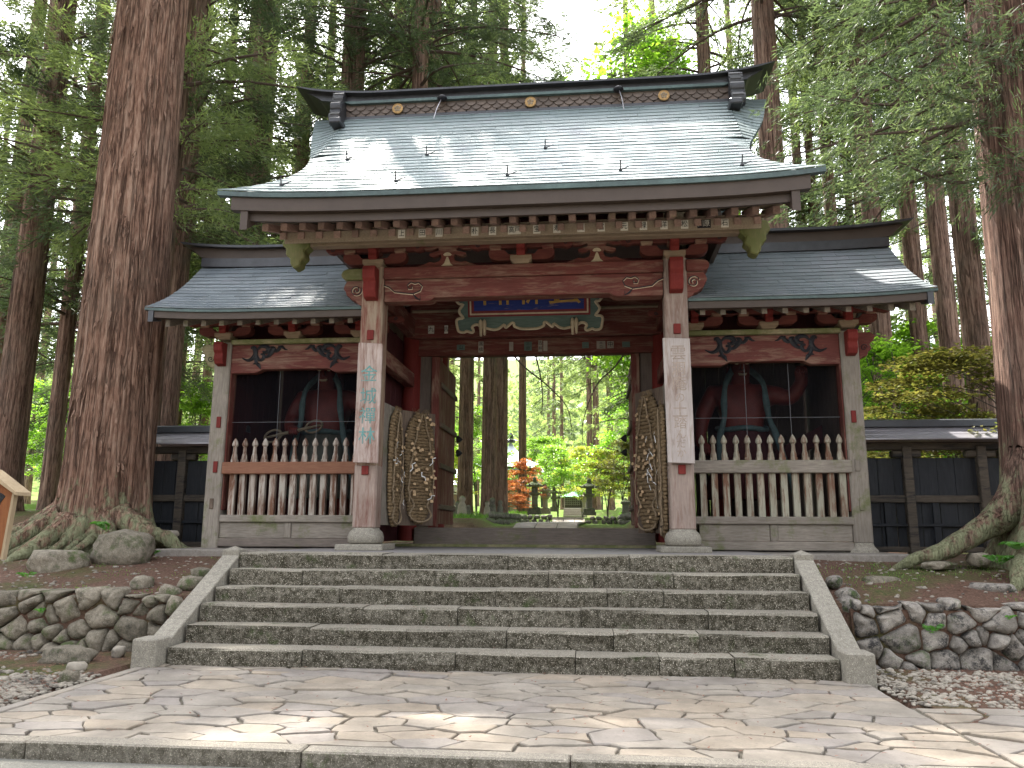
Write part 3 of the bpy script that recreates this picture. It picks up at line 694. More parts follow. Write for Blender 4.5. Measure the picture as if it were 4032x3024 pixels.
make_roof('upper', PU, lambda t_: -xv(t_), xv, 27, .56, 'copper', upper, 4, brk=lambda t_: [s_ * (xc(t_) + (xv(t_) - xc(t_)) * f) for s_ in (-1, 1) for f in ((0, .33, .66) if xv(t_) - xc(t_) > .3 else (0,)) if xv(t_) - xc(t_) > .12])
# underside of the eaves and the verges
k = MB(); k.grid(lambda u, v: (-3.4 + 6.8 * u, -1.66 + 5.0 * v, 4.93 + 3.6 * v * (.85 + .1 * v) - .02), 4, 6); k.build('eave_lining', M['soffit'], gate, fix=False)
k = MB(); k.grid(lambda u, v: (-3.4 + 6.8 * u, 7.66 - 4.3 * v, 4.93 + 3.6 * v * .86 - .02), 4, 6); k.build('eave_lining', M['soffit'], gate, fix=False)
def eave_strip(xl, xr, y0, y1, zf, h, name, mat, parent=gate, n=24):
    k = MB(); vs = []
    for i in range(n + 1):
        x = xl + (xr - xl) * i / n; z = zf(x); vs += [(x, y0, z), (x, y1, z), (x, y1, z - h), (x, y0, z - h)]
    fs = [(4 * i + a, 4 * i + (a + 1) % 4, 4 * i + 4 + (a + 1) % 4, 4 * i + 4 + a) for i in range(n) for a in range(4)] + [(0, 1, 2, 3), (4 * n + 3, 4 * n + 2, 4 * n + 1, 4 * n)]
    k.add(vs, fs); return k.build(name, M[mat], parent)
ez = lambda x: 5.075 + .10 * min(1, abs(x) / 4.3) ** 5
for yy, sg in ((YE, 1), (2 * YR - YE, -1)):
    a_, c_ = sorted((yy - sg * .012, yy + sg * .09))
    eave_strip(-4.30, 4.30, a_, c_, ez, .07, 'eave_edge', 'verdigris')
    a_, c_ = sorted((yy + sg * .03, yy + sg * .16))
    eave_strip(-4.10, 4.10, a_, c_, lambda x: ez(x) - .068, .20, 'eave_fascia', 'fascia')
    a_, c_ = sorted((yy + sg * .13, yy + sg * .18))
    eave_strip(-3.92, 3.92, a_, c_, lambda x: ez(x) - .272, .115, 'eave_fascia', 'fascia')
# verge boards
for s in (-1, 1):
    pr = [(YE + .05 + (YR - YE) * q / 16, up_prof(q / 16), s * min(3.90, xv(q / 16) - .10)) for q in range(17)]
    full = pr + [(2 * YR - y, z, x) for y, z, x in pr[-2::-1]]; vs = []
    for y, z, x in full: vs += [(x - .055, y, z - .12), (x + .055, y, z - .12), (x + .055, y, z - .50), (x - .055, y, z - .50)]
    n = len(full); k = MB(); k.add(vs, [(4 * i + q, 4 * i + (q + 1) % 4, 4 * i + 4 + (q + 1) % 4, 4 * i + 4 + q) for i in range(n - 1) for q in range(4)] + [(0, 1, 2, 3), (4 * n - 1, 4 * n - 2, 4 * n - 3, 4 * n - 4)])
    k.build('verge_board', M['fascia'], gate)
    k = MB(); k.prism([(.0, 5.0), (6.0, 5.0), (5.2, 5.75), (3, 7.9), (.8, 5.75)], 'X', s * 3.25 - .04, s * 3.25 + .04); k.build('gable_wall', M['dimboard'], gate)
    # carved green pendant under the purlin end
    pd = [(-.30, 4.98), (.10, 4.98), (.12, 4.80), (.03, 4.72), (.06, 4.62), (-.02, 4.55), (-.02, 4.47), (-.13, 4.42), (-.19, 4.50), (-.20, 4.60), (-.28, 4.66), (-.27, 4.76), (-.35, 4.83)]
    k = MB(); k.prism(pd, 'Y', -.42, -.18, Matrix.Translation((s * 3.50, 0, 0)) @ Matrix.Diagonal((-s, 1, 1, 1)) if s > 0 else Matrix.Translation((s * 3.50, 0, 0))); k.build('carved_pendant', M['mosswoodZ'], gate, bevel=.02)
# rafters
def slopebox(x, w_, y0, z0, y1, z1, h):
    k = MB(); k.prism([(y0, z0), (y1, z1), (y1, z1 + h), (y0, z0 + h)], 'X', x - w_ / 2, x + w_ / 2); return k
nr = 27
for i in range(nr):
    x = -3.72 + 7.44 * i / (nr - 1)
    slopebox(x, .10, -1.36, 4.685, -.6, 4.93, .115).build('rafter', M['rafter'], gate, bevel=.006)
    x2 = x + .11
    if x2 < 3.6: slopebox(x2, .10, -.96, 4.70, .2, 5.14, .115).build('rafter', M['rafter'], gate, bevel=.006)
k = MB(); k.prism([(-1.50, 4.79), (-.60, 5.07), (-.60, 5.10), (-1.50, 4.82)], 'X', -3.84, 3.84); k.build('soffit_board', M['soffit'], gate)
B('soffit_board', 'soffit', -3.6, 3.6, -.90, -.87, 4.66, 4.835, bevel=.004)
k = MB(); k.prism([(-.86, 4.86), (.3, 5.29), (.3, 5.32), (-.86, 4.89)], 'X', -3.7, 3.7); k.build('soffit_board', M['soffit'], gate)
B('purlin', 'purlin', -3.66, 3.66, -.38, -.20, 4.80, 4.905)
# pasted name slips under the eave
STK = [(-1.75, '上'), (-1.43, '田'), (-1.17, '川'), (-.62, '朴'), (-.35, '長'), (-.02, '高戸'), (.32, '宝'), (.62, '寿'), (.98, '高'), (1.28, '富'), (1.62, '元'), (1.9, '禄'), (2.2, '洋'), (2.5, '松'), (2.78, '川原'), (3.08, '石')]
for i, (x, tx) in enumerate(STK):
    wd = .085 * len(tx); dk = i == 14
    if wd > .17: wd = .17
    p = B('name_slip', 'blackpaint' if dk else 'paper', x - wd / 2 - .012, x + wd / 2 + .012, -.908, -.9025, 4.685, 4.815, bevel=0)
    me = text_mesh(tx, .095, .003); o = obj('lettering', me, M['paper' if dk else 'ink'], p); o.location = (x, -.911, 4.75); o.scale = (min(1, .17 / (.095 * len(tx))), 1, 1.15)

# ---- main ridge
rd = MB(); rd.box(-3.98, 3.98, 2.60, 3.40, 8.50, 8.99); ridge = rd.build('main_ridge', M['ridge'], gate, bevel=.01)
B('ridge_base', 'ridge', -3.96, 3.96, 2.55, 3.45, 8.56, 8.74, ridge)
def flare(xl, xr, y0, y1, z0, z1, rise, name, mat, parent, tipcut=.2, n=30):
    k = MB(); vs = []
    for i in range(n + 1):
        x = xl + (xr - xl) * i / n; u = abs(2 * i / n - 1); dz = rise * max(0, (u - .62) / .38) ** 2
        xb = x - math.copysign(tipcut * max(0, (u - .93) / .07), x); vs += [(x, y0, z1 + dz), (x, y1, z1 + dz), (xb, y1, z0 + dz), (xb, y0, z0 + dz)]
    fs = [(4 * i + a, 4 * i + (a + 1) % 4, 4 * i + 4 + (a + 1) % 4, 4 * i + 4 + a) for i in range(n) for a in range(4)] + [(0, 1, 2, 3), (4 * n + 3, 4 * n + 2, 4 * n + 1, 4 * n)]
    k.add(vs, fs); return k.build(name, M[mat], parent)
flare(-3.99, 3.99, 2.48, 3.52, 8.985, 9.045, 0, 'ridge_cornice', 'verdigris', ridge)
flare(-4.78, 4.60, 2.58, 3.42, 9.047, 9.19, .16, 'ridge_beam', 'ridge', ridge, .26)
flare(-4.98, 4.80, 2.44, 3.56, 9.192, 9.235, .20, 'ridge_cap', 'ridge', ridge, .1)
# fish-scale plates
sm = MB(); sm.prism([(-.105, .16)] + [(-.105, .05)] + arc(0, .05, .105, 180, 360, 8) + [(.105, .05), (.105, .16)], 'Y', -.02, .0); smesh = sm.mesh('scale_tile')
smesh.materials.append(M['scale'])
for q, (z, off) in enumerate(((8.79, 0), (8.865, .105), (8.94, 0))):
    for i in range(37):
        x = -3.80 + off + .211 * i
        if x > 3.86: continue
        o = bpy.data.objects.new('scale_plate', smesh); COL.objects.link(o); o.parent = ridge; o.location = (x, 2.596 - .014 * q, z - .03); o.rotation_euler = (R(-5), 0, 0)
for x in (-2.80, -.05, 2.62):
    k = MB(); k.lathe([(.112, 0), (.112, .02), (.095, .028), (.095, .02), (.0, .022)], 24); k.add(*[[], []])
    o = k.build('medallion', M['medal'], ridge); o.rotation_euler = (R(90), 0, 0); o.location = (x, 2.535, 8.855)
    k = MB()
    for a in range(5):
        an = 2 * math.pi * a / 5 + math.pi / 2; k.lathe([(.028, 0), (.022, .01), (0, .012)], 8, (.045 * math.cos(an), .045 * math.sin(an), .02))
    k.lathe([(.016, 0), (.012, .01), (0, .014)], 8, (0, 0, .02))
    e = k.build('crest', M['brass'], o)
for x, s in ((-1.85, -1), (1.72, 1)):
    k = MB(); k.lathe([(.035, -.05), (.10, -.03), (.105, .0), (.075, .035), (.02, .055), (0, .06)], 14, (x, 2.42, 8.98)); h = k.build('roof_lamp', M['blackpaint'], ridge, smooth=True)
    k = MB(); k.tube([(x + .02 * s, 2.40, 8.93), (x + .06 * s, 2.2, 8.62), (x + .08 * s, 2.02, 8.30)], .009, 5); k.build('stay_rod', M['tin'], h)
    k = MB(); k.tube([(x, 2.62, 8.98), (x, 2.44, 8.99)], .02, 6); k.build('lamp_arm', M['iron'], h)
# scroll ornaments at the ridge ends
for s in (-1, 1):
    base = 3.90
    prof = [(2.28, 8.42), (2.20, 8.50), (2.16, 8.60), (2.22, 8.68), (2.30, 8.70), (2.27, 8.78), (2.27, 8.88), (2.33, 8.93), (2.36, 8.97), (2.32, 9.03), (2.35, 9.10), (2.40, 9.12), (2.38, 9.17), (2.42, 9.22), (2.48, 9.23)]
    full = prof + [(6 - y, z) for y, z in prof[::-1]]
    k = MB()
    n = len(prof)
    for i in range(n - 1):
        k.prism([prof[i], (3.0, prof[i][1]), (3.0, prof[i + 1][1]), prof[i + 1]], 'X', s * base - .01, s * base + s * .20)
    k.build('ridge_ornament', M['ridge'], ridge)
    k = MB()
    for (yy, zz, rr) in ((2.30, 8.55, .13), (2.31, 8.70, .07), (2.36, 8.84, .12), (2.40, 9.00, .07), (2.42, 9.09, .06), (2.44, 9.16, .055)):
        k.tube([(s * base - .03, yy, zz), (s * (base + .24), yy, zz)], rr, 14)
    k.build('ridge_ornament', M['ridge'], ridge)
    k = MB(); k.box(s * base - .12, s * base + .12, 1.86, 2.3, -.02, .10, Matrix.Translation((0, 0, 8.06 + .2)) @ Matrix.Rotation(0, 4, 'X')); k.build('ornament_foot', M['ridge'], ridge, bevel=.02)
k = MB(); k.lathe([(.07, 0), (.03, .06), (.012, .12), (.008, .5), (.0, .55)], 10, (.0, 3.0, 9.22)); k.build('lightning_rod', M['tin'], ridge)
# snow guards
for x, t_ in ((-3.45, .08), (-1.72, .10), (-.05, .12), (1.62, .13), (3.35, .11), (-3.0, .42), (-1.62, .44), (.42, .46)):
    p = PU(x, t_); k = MB(); o_ = Vector((0, -.6, .8))
    k.tube([p + Vector((-.05, -.02, .03)), p + Vector((-.045, -.07, .16))], .011, 5); k.tube([p + Vector((-.05, -.02, .03)), p + Vector((.02, .0, .06)), p + Vector((.09, .02, .10))], [.014, .012, .006], 5)
    k.box(p.x - .075, p.x - .02, p.y - .03, p.y + .08, p.z + .02, p.z + .04); k.build('snow_guard', M['ridge'], upper)

# ---- front posts, stones, beam
for s in (-1, 1):
    x = s * 2.44
    k = MB(); k.prism([(-.18 + .03, 0), (.18 - .03, 0), (.18, .03), (.18, .33), (.15, .36), (-.15, .36), (-.18, .33), (-.18, .03)], 'Z', 1.3, 4.56, Matrix.Translation((x, 0, 0))); post = k.build('front_post', M['redpost' if s < 0 else 'redgrey'], gate)
    k = MB(); k.prism([(-.185 + .03, 0), (.185 - .03, 0), (.185, .03), (.185, .33), (.155, .36), (-.155, .36), (-.185, .33), (-.185, .03)], 'Z', .335, 1.302, Matrix.Translation((x, 0, 0))); k.build('post_foot', M['redgrey'], post, bevel=.012)
    k = MB(); k.lathe([(.23, .085), (.265, .12), (.27, .20), (.245, .27), (.20, .31), (.195, .335)], 24, (x, .18, 0), .45, 0); k.build('base_stone', M['granite2'], post, smooth=True)
    k = MB(); k.box(x - .37, x + .37, -.22, .58, -.01, .086); k.build('plinth', M['mosswood'] if False else M['granite2'], post, bevel=.015)
    for z, dz in ((1.22, .14), (3.40, .16)):
        B('red_wedge', 'redfull', x - .055, x + .055, -.03, .02, z - dz / 2, z + dz / 2, post, .006)
    # rear and mid posts
    k = MB(); k.lathe([(.19, .1), (.19, 4.7)], 24, (s * 2.45, 3.0, 0)); k.build('main_column', M['redfull'], gate, smooth=False)
    k = MB(); k.lathe([(.19, .1), (.19, 4.7)], 20, (s * 2.45, 5.8, 0)); k.build('rear_column', M['redfull'], gate)
    B('tie_beam', 'redY', x - .09, x + .09, .37, 2.8, 3.05, 3.32); B('tie_beam', 'redY', x - .09, x + .09, .37, 2.8, 4.05, 4.40)
    B('tie_beam', 'redY', x - .09, x + .09, 3.2, 5.65, 4.05, 4.40)
    B('tie_beam', 'redY', x - .07, x + .07, .37, 2.8, 2.0, 2.2)
    # boarded wall behind the guardian rooms' inner side
    for i in range(9):
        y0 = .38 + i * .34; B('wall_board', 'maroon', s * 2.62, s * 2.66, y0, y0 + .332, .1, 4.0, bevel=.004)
# lower main beam with stepped soffit, upper beam
n_ = 10
low = [(-2.25, 3.965)] + [(-1.55, 3.965), (-1.47, 3.98), (-1.42, 4.02)] + [(1.42, 4.02), (1.47, 3.98), (1.55, 3.965)] + [(2.25, 3.965), (2.25, 4.335), (-2.25, 4.335)]
k = MB(); k.prism(low, 'Y', .04, .30); beam = k.build('main_beam', M['redX'], gate, bevel=.01)
B('beam_cap', 'redX', -2.26, 2.26, -.015, .33, 4.337, 4.535)
def cloud_scroll(s, x, z, y, mat, parent, k=1.0):
    pts = [(x + s * (-.55 * k), z + .10 * k), (x + s * (-.45 * k), z + .06 * k), (x + s * (-.36 * k), z - .02 * k), (x + s * (-.22 * k), z - .04 * k), (x + s * (-.05 * k), z - .06 * k), (x + s * .07 * k, z - .01 * k), (x + s * .10 * k, z + .07 * k), (x + s * .04 * k, z + .13 * k), (x + s * (-.03 * k), z + .115 * k), (x + s * (-.09 * k), z + .14 * k), (x + s * (-.15 * k), z + .09 * k), (x + s * (-.13 * k), z + .03 * k), (x + s * (-.07 * k), z + .03 * k), (x + s * (-.07 * k), z + .075 * k)]
    m = MB(); m.tube([(p[0], y, p[1]) for p in pts], .0085 * k, 5); m.build('scroll_carving', M['blackpaint'], parent)
    m = MB(); m.tube([(p[0] + .006, y + .004, p[1] - .018 * k) for p in pts], .007 * k, 5); m.build('scroll_carving', M['cream'], parent)
    m = MB(); m.tube([(x + s * (-.05 * k), y, z - .07 * k), (x + s * (.0 * k), y, z - .13 * k), (x + s * .07 * k, y, z - .17 * k), (x + s * .07 * k, y, z - .10 * k)], [.006, .018 * k, .012 * k, .004], 5); m.build('scroll_carving', M['blackpaint'], parent)
cloud_scroll(1, -1.72, 4.15, .036, 'iron', beam); cloud_scroll(-1, 1.72, 4.15, .036, 'iron', beam)
for s in (-1, 1):
    k = MB(); pl = [(2.61, 4.34), (2.88, 4.34), (2.95, 4.37), (2.98, 4.43), (2.95, 4.50), (2.88, 4.53), (2.61, 4.53)]
    k.prism([(s * a, c) for a, c in pl], 'Y', -.01, .33); k.build('beam_end', M['mosswood'] if s < 0 else M['redX'], gate, bevel=.015)
    k = MB(); pl = [(2.61, 3.90), (2.68, 3.93), (2.74, 3.99), (2.80, 4.01), (2.83, 4.06), (2.88, 4.08), (2.90, 4.15), (2.94, 4.20), (2.92, 4.27), (2.88, 4.335), (2.61, 4.335)]
    k.prism([(s * a, c) for a, c in pl], 'Y', .03, .30); e = k.build('beam_nosing', M['redX'], gate, bevel=.012)
    sp = spiral(s * 2.72, 4.17, .10, 1.6, 20, s); m = MB(); m.tube([(a, .026, c) for a, c in sp], .009, 5); m.build('scroll_carving', M['blackpaint'], e)
    m = MB(); m.tube([(a + .012, .028, c - .012) for a, c in sp], .008, 5); m.build('scroll_carving', M['cream'], e)
def nosing(x, z0, z1, w_, proj, mat='redfull', yb=.0, parent=gate):
    h = z1 - z0; pl = [(yb, z0), (yb - proj * .55, z0 + h * .06), (yb - proj * .8, z0 + h * .28), (yb - proj * .72, z0 + h * .5), (yb - proj * .95, z0 + h * .62), (yb - proj, z0 + h * .85), (yb - proj * .9, z1), (yb, z1)]
    k = MB(); k.prism(pl, 'X', x - w_ / 2, x + w_ / 2); return k.build('front_nosing', M[mat], parent, bevel=.01)
for s in (-1, 1): nosing(s * 2.44, 3.97, 4.50, .21, .26)

# ---- brackets
def block(x, y, z0, w_, h, mat='redX', parent=gate):
    k = MB(); k.lathe([(w_ * .34, 0), (w_ * .42, h * .22), (w_ * .5, h * .48), (w_ * .5, h)], 4, (x, y, z0), 0, math.pi / 4 - math.pi / 4); 
    return k
def sqblock(x, y, z0, w_, h, mat, parent=gate):
    a, c = w_ * .34, w_ * .5; k = MB(); vs = []
    for r_, z in ((a, 0), (w_ * .40, h * .2), (c, h * .46), (c, h)): vs += [(x - r_, y - r_, z0 + z), (x + r_, y - r_, z0 + z), (x + r_, y + r_, z0 + z), (x - r_, y + r_, z0 + z)]
    fs = [(4 * i + q, 4 * i + (q + 1) % 4, 4 * i + 4 + (q + 1) % 4, 4 * i + 4 + q) for i in range(3) for q in range(4)] + [(3, 2, 1, 0), (12, 13, 14, 15)]
    k.add(vs, fs); return k.build('bearing_block', M[mat], parent, bevel=.006)
def bracket_set(x, y, z, sc_=1.0, scroll=True, nose=True, wx=1.3):
    g_ = MB(); q = sc_ * wx
    h = .17 * sc_; L = .50 * q
    arm = [(-L, h * 1.25), (-L, h * .75)] + arc(-L + .16 * q, h * .75, .16 * q, 180, 262, 6, h * .75) + arc(L - .16 * q, h * .75, .16 * q, 278, 360, 6, h * .75) + [(L, h * .75), (L, h * 1.25), (.26 * q, h * 1.25), (.20 * q, h * .72), (-.20 * q, h * .72), (-.26 * q, h * 1.25)]
    br = flat_shape('bracket_arm', [(x + a, z + .10 * sc_ + c_) for a, c_ in arm], y - .085, y + .085, 'redplain', gate)
    sqblock(x, y - .02, z, .42 * sc_, .16 * sc_, 'purlin', br)
    for dx in (-.40, 0, .40): sqblock(x + dx * q, y - .01, z + .29 * sc_, .23 * sc_, .12 * sc_, 'peelX' if dx else 'redX', br)
    if scroll:      # cloud-shaped upper arm
        U = .80 * q; z2 = z + .36 * sc_; up_ = [(-U, .05), (-U + .03, -.01), (-U + .12, -.05), (-U + .20, -.02), (-.42 * q, -.03), (.42 * q, -.03), (U - .20, -.02), (U - .12, -.05), (U - .03, -.01), (U, .05), (U - .02, .105), (-U + .02, .105)]
        g_ = MB(); g_.prism([(x + a, z2 + .03 + c_ * sc_) for a, c_ in up_], 'Y', y - .075, y + .05); sc2 = g_.build('cloud_arm', M['redplain'], gate, bevel=.008)
        for s in (-1, 1):
            sp = spiral(x + s * (U - .13), z2 + .075 * sc_, .045 * sc_, 1.2, 0, s, 14, .006); m = MB(); m.tube([(a, y - .078, c_) for a, c_ in sp], .007, 4); m.build('scroll_carving', M['blackpaint'], sc2)
    if nose: nosing(x, z + .12 * sc_, z + .46 * sc_, .17 * sc_, .26 * sc_, 'redfull', y - .07)
    return br
for x in (-2.44, 0, 2.44): bracket_set(x, .14, 4.54, .82)
def frog_strut(x, y, z, k_=1.0):
    half = [(0, .40), (.20, .40), (.22, .36), (.33, .345), (.42, .375), (.44, .345), (.36, .30), (.26, .30), (.17, .335), (.14, .31), (.15, .275), (.22, .26), (.30, .235), (.30, .20), (.24, .175), (.17, .19), (.12, .22), (.10, .17), (.13, .10), (.22, .075), (.30, .09), (.40, .045), (.48, .02), (.48, 0), (.10, 0), (.06, .05), (.03, .12), (0, .15)]
    for s in (-1, 1):
        g_ = MB(); n = len(half); pts = [(x + s * a * k_, z + c * k_) for a, c in half]
        # split concave outline into quads against the axis
        bm = bmesh.new(); vsb = [bm.verts.new((p[0], y - .05, p[1])) for p in pts]; f = bm.faces.new(vsb)
        ex = bmesh.ops.extrude_face_region(bm, geom=[f]); bmesh.ops.translate(bm, verts=[v for v in ex['geom'] if isinstance(v, bmesh.types.BMVert)], vec=(0, .10, 0))
        bmesh.ops.recalc_face_normals(bm, faces=bm.faces); bmesh.ops.triangulate(bm, faces=[f_ for f_ in bm.faces if len(f_.verts) > 4])
        me = bpy.data.meshes.new('frog_leg_strut'); bm.to_mesh(me); bm.free(); o = obj('frog_leg_strut', me, M['redX'], gate)
    g_ = MB(); g_.prism([(x - .07, z + .205), (x - .05, z + .185), (x + .05, z + .185), (x + .07, z + .205), (x + .04, z + .235), (x, z + .245), (x - .04, z + .235)], 'Y', y - .062, y - .03); g_.build('carved_bud', M['cream'], gate)
    g_ = MB(); g_.prism([(x - .11, z + .005), (x + .11, z + .005), (x + .05, z + .06), (x + .012, z + .17), (x - .012, z + .17), (x - .05, z + .06)], 'Y', y - .058, y - .028); g_.build('carved_bud', M['cream'], gate)
frog_strut(-1.22, .12, 4.545); frog_strut(1.22, .12, 4.545)
# dark boarding behind the brackets
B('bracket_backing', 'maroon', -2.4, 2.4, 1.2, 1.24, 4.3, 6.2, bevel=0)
B('ceiling_board', 'dimboard', -2.55, 2.55, .4, 5.7, 5.0, 5.04, bevel=0)
# white rope bundle lying on the beam
k = MB(); k.tube([(.15 + .07 * i, .25, 4.57 + .012 * math.sin(i * 2.1)) for i in range(13)], [.02 + .015 * abs(math.sin(i * 1.3)) for i in range(13)], 6); k.build('straw_roll', M['cream'], gate)

# ---- middle frame: lintels, jambs, threshold, doors
B('door_lintel', 'redX', -2.45, 2.45, 2.72, 2.98, 4.02, 4.78); B('door_head', 'redX', -2.3, 2.3, 2.88, 3.08, 3.69, 4.015)
k = MB(); k.tube([(-2.40, 2.70, 4.55), (2.40, 2.70, 4.55)], .03, 8); k.build('lintel_moulding', M['purlin'], gate)
for s in (-1, 1):
    B('door_jamb', 'redZ', s * 1.87, s * 2.03, 2.90, 3.10, .36, 3.68); B('jamb_board', 'dimboard', s * 2.035, s * 2.28, 2.96, 3.02, .36, 4.0)
for i, (x, z, w_, h, tx) in enumerate(((-2.02, 4.18, .12, .16, '九州'), (-1.72, 4.18, .07, .16, '吉')) ):
    p = B('name_slip', 'paper', x - w_ / 2, x + w_ / 2, 2.706, 2.716, z - h / 2, z + h / 2, bevel=0)
    o = obj('lettering', text_mesh(tx[0], h * .7, .003), M['ink'], p); o.location = (x, 2.703, z)
for i, (x, w_, h, tx) in enumerate(((-1.45, .16, .11, '山'), (-1.05, .10, .22, '高橋'), (-.45, .08, .18, ''), (-.12, .15, .18, '三田'), (.12, .08, .22, '吉井'), (.22, .08, .2, ''), (1.0, .13, .12, ''), (1.3, .17, .15, '出口'), (1.48, .13, .14, '中'), (1.78, .15, .11, ''))):
    p = B('name_slip', 'hallwall' if i % 3 else 'greenframe', x - w_ / 2, x + w_ / 2, 2.868, 2.876, 3.85 - h / 2, 3.85 + h / 2, bevel=0)
    for q, ch in enumerate(tx):
        o = obj('lettering', text_mesh(ch, h / max(1, len(tx)) * .8, .003), M['ink'], p); o.location = (x, 2.865, 3.85 + h * (.25 - .5 * q if len(tx) > 1 else 0))
B('threshold', 'sill', -2.28, 2.24, 2.78, 3.02, .015, .352, bevel=.02); B('threshold_bed', 'mosswood', -2.6, 2.6, 2.66, 2.77, -.01, .05, bevel=.01)
for s in (-1, 1):
    leafp = None
    for i in range(5):
        y0 = 3.12 + i * .36; o = B('door_plank', 'redZ', s * 1.90, s * 1.98, y0, y0 + .352, .42, 3.66, bevel=.006)
    for z in (.75, 1.55, 2.35, 3.15): B('door_batten', 'brownY', s * 1.845, s * 1.895, 3.12, 4.90, z - .05, z + .05)
    for z in (1.95, 2.25):
        k = MB(); k.lathe([(.07, 0), (.085, .03), (.05, .09), (.015, .12), (0, .14)], 10); o = k.build('door_boss', M['iron'], gate, smooth=True); o.rotation_euler = (0, R(90) * -s, 0); o.location = (s * 1.84, 4.82, z)

# ---- wings
def nail_strokes(s, x0, x1, zc, y, parent):
    """black leafy scrolls on the wing lintel: list of tapered strokes, mirrored about the middle"""
    xm = (x0 + x1) / 2; hw = (x1 - x0) / 2
    base = [([(-.96, -.12), (-.80, -.20), (-.66, -.12), (-.60, .05), (-.66, .22), (-.74, .20)], [.01, .03, .045, .05, .05, .02]),
            ([(-.62, -.05), (-.56, -.28), (-.50, -.36), (-.44, -.50)], [.04, .035, .04, .005]), ([(-.66, -.32), (-.56, -.30), (-.48, -.40)], [.005, .035, .01]),
            ([(-.58, -.02), (-.48, -.20), (-.38, -.14), (-.38, -.02), (-.46, 0)], [.03, .03, .035, .035, .02]),
            ([(-.56, .15), (-.46, .26), (-.30, .24), (-.26, .12), (-.34, .06), (-.42, .10)], [.02, .035, .05, .05, .035, .015]),
            ([(-.42, -.10), (-.28, -.08), (-.18, .04), (-.12, .18), (-.20, .24)], [.02, .035, .05, .05, .015]), ([(-.14, .12), (-.04, .10), (.04, .20), (.0, .28)], [.03, .035, .04, .01]), ([(.02, .20), (.10, .24), (.18, .16), (.26, .14)], [.035, .035, .02, .004])]
    for sg in (-1, 1):
        k = MB()
        for pts, ws in base:
            # resample smoothly
            P_ = [Vector((xm + sg * (-hw * .52 + hw * (a + .42) * .52 * 1.10) if True else 0, y, zc + .02 + c * .50)) for a, c in pts]
            out = []; wo = []
            for i in range(len(P_) - 1):
                p0, p1, p2, p3 = P_[max(i - 1, 0)], P_[i], P_[i + 1], P_[min(i + 2, len(P_) - 1)]
                for q in range(4):
                    u = q / 4; out.append(.5 * ((2 * p1) + (p2 - p0) * u + (2 * p0 - 5 * p1 + 4 * p2 - p3) * u * u + (3 * p1 - p0 - 3 * p2 + p3) * u ** 3)); wo.append(ws[i] + (ws[i + 1] - ws[i]) * u)
            out.append(P_[-1]); wo.append(ws[-1]); k.tube(out, [w_ * .85 for w_ in wo], 6)
        k.build('scroll_carving', M['blackpaint'], parent)
WK = 1.083      # the wing walls stand 1 m behind the front posts
def set_back(objs):
    for o in objs:
        if o.type == 'MESH':
            for v in o.data.vertices: v.co = (v.co.x * WK - .045, v.co.y + 1.0, -.026 + v.co.z * WK)
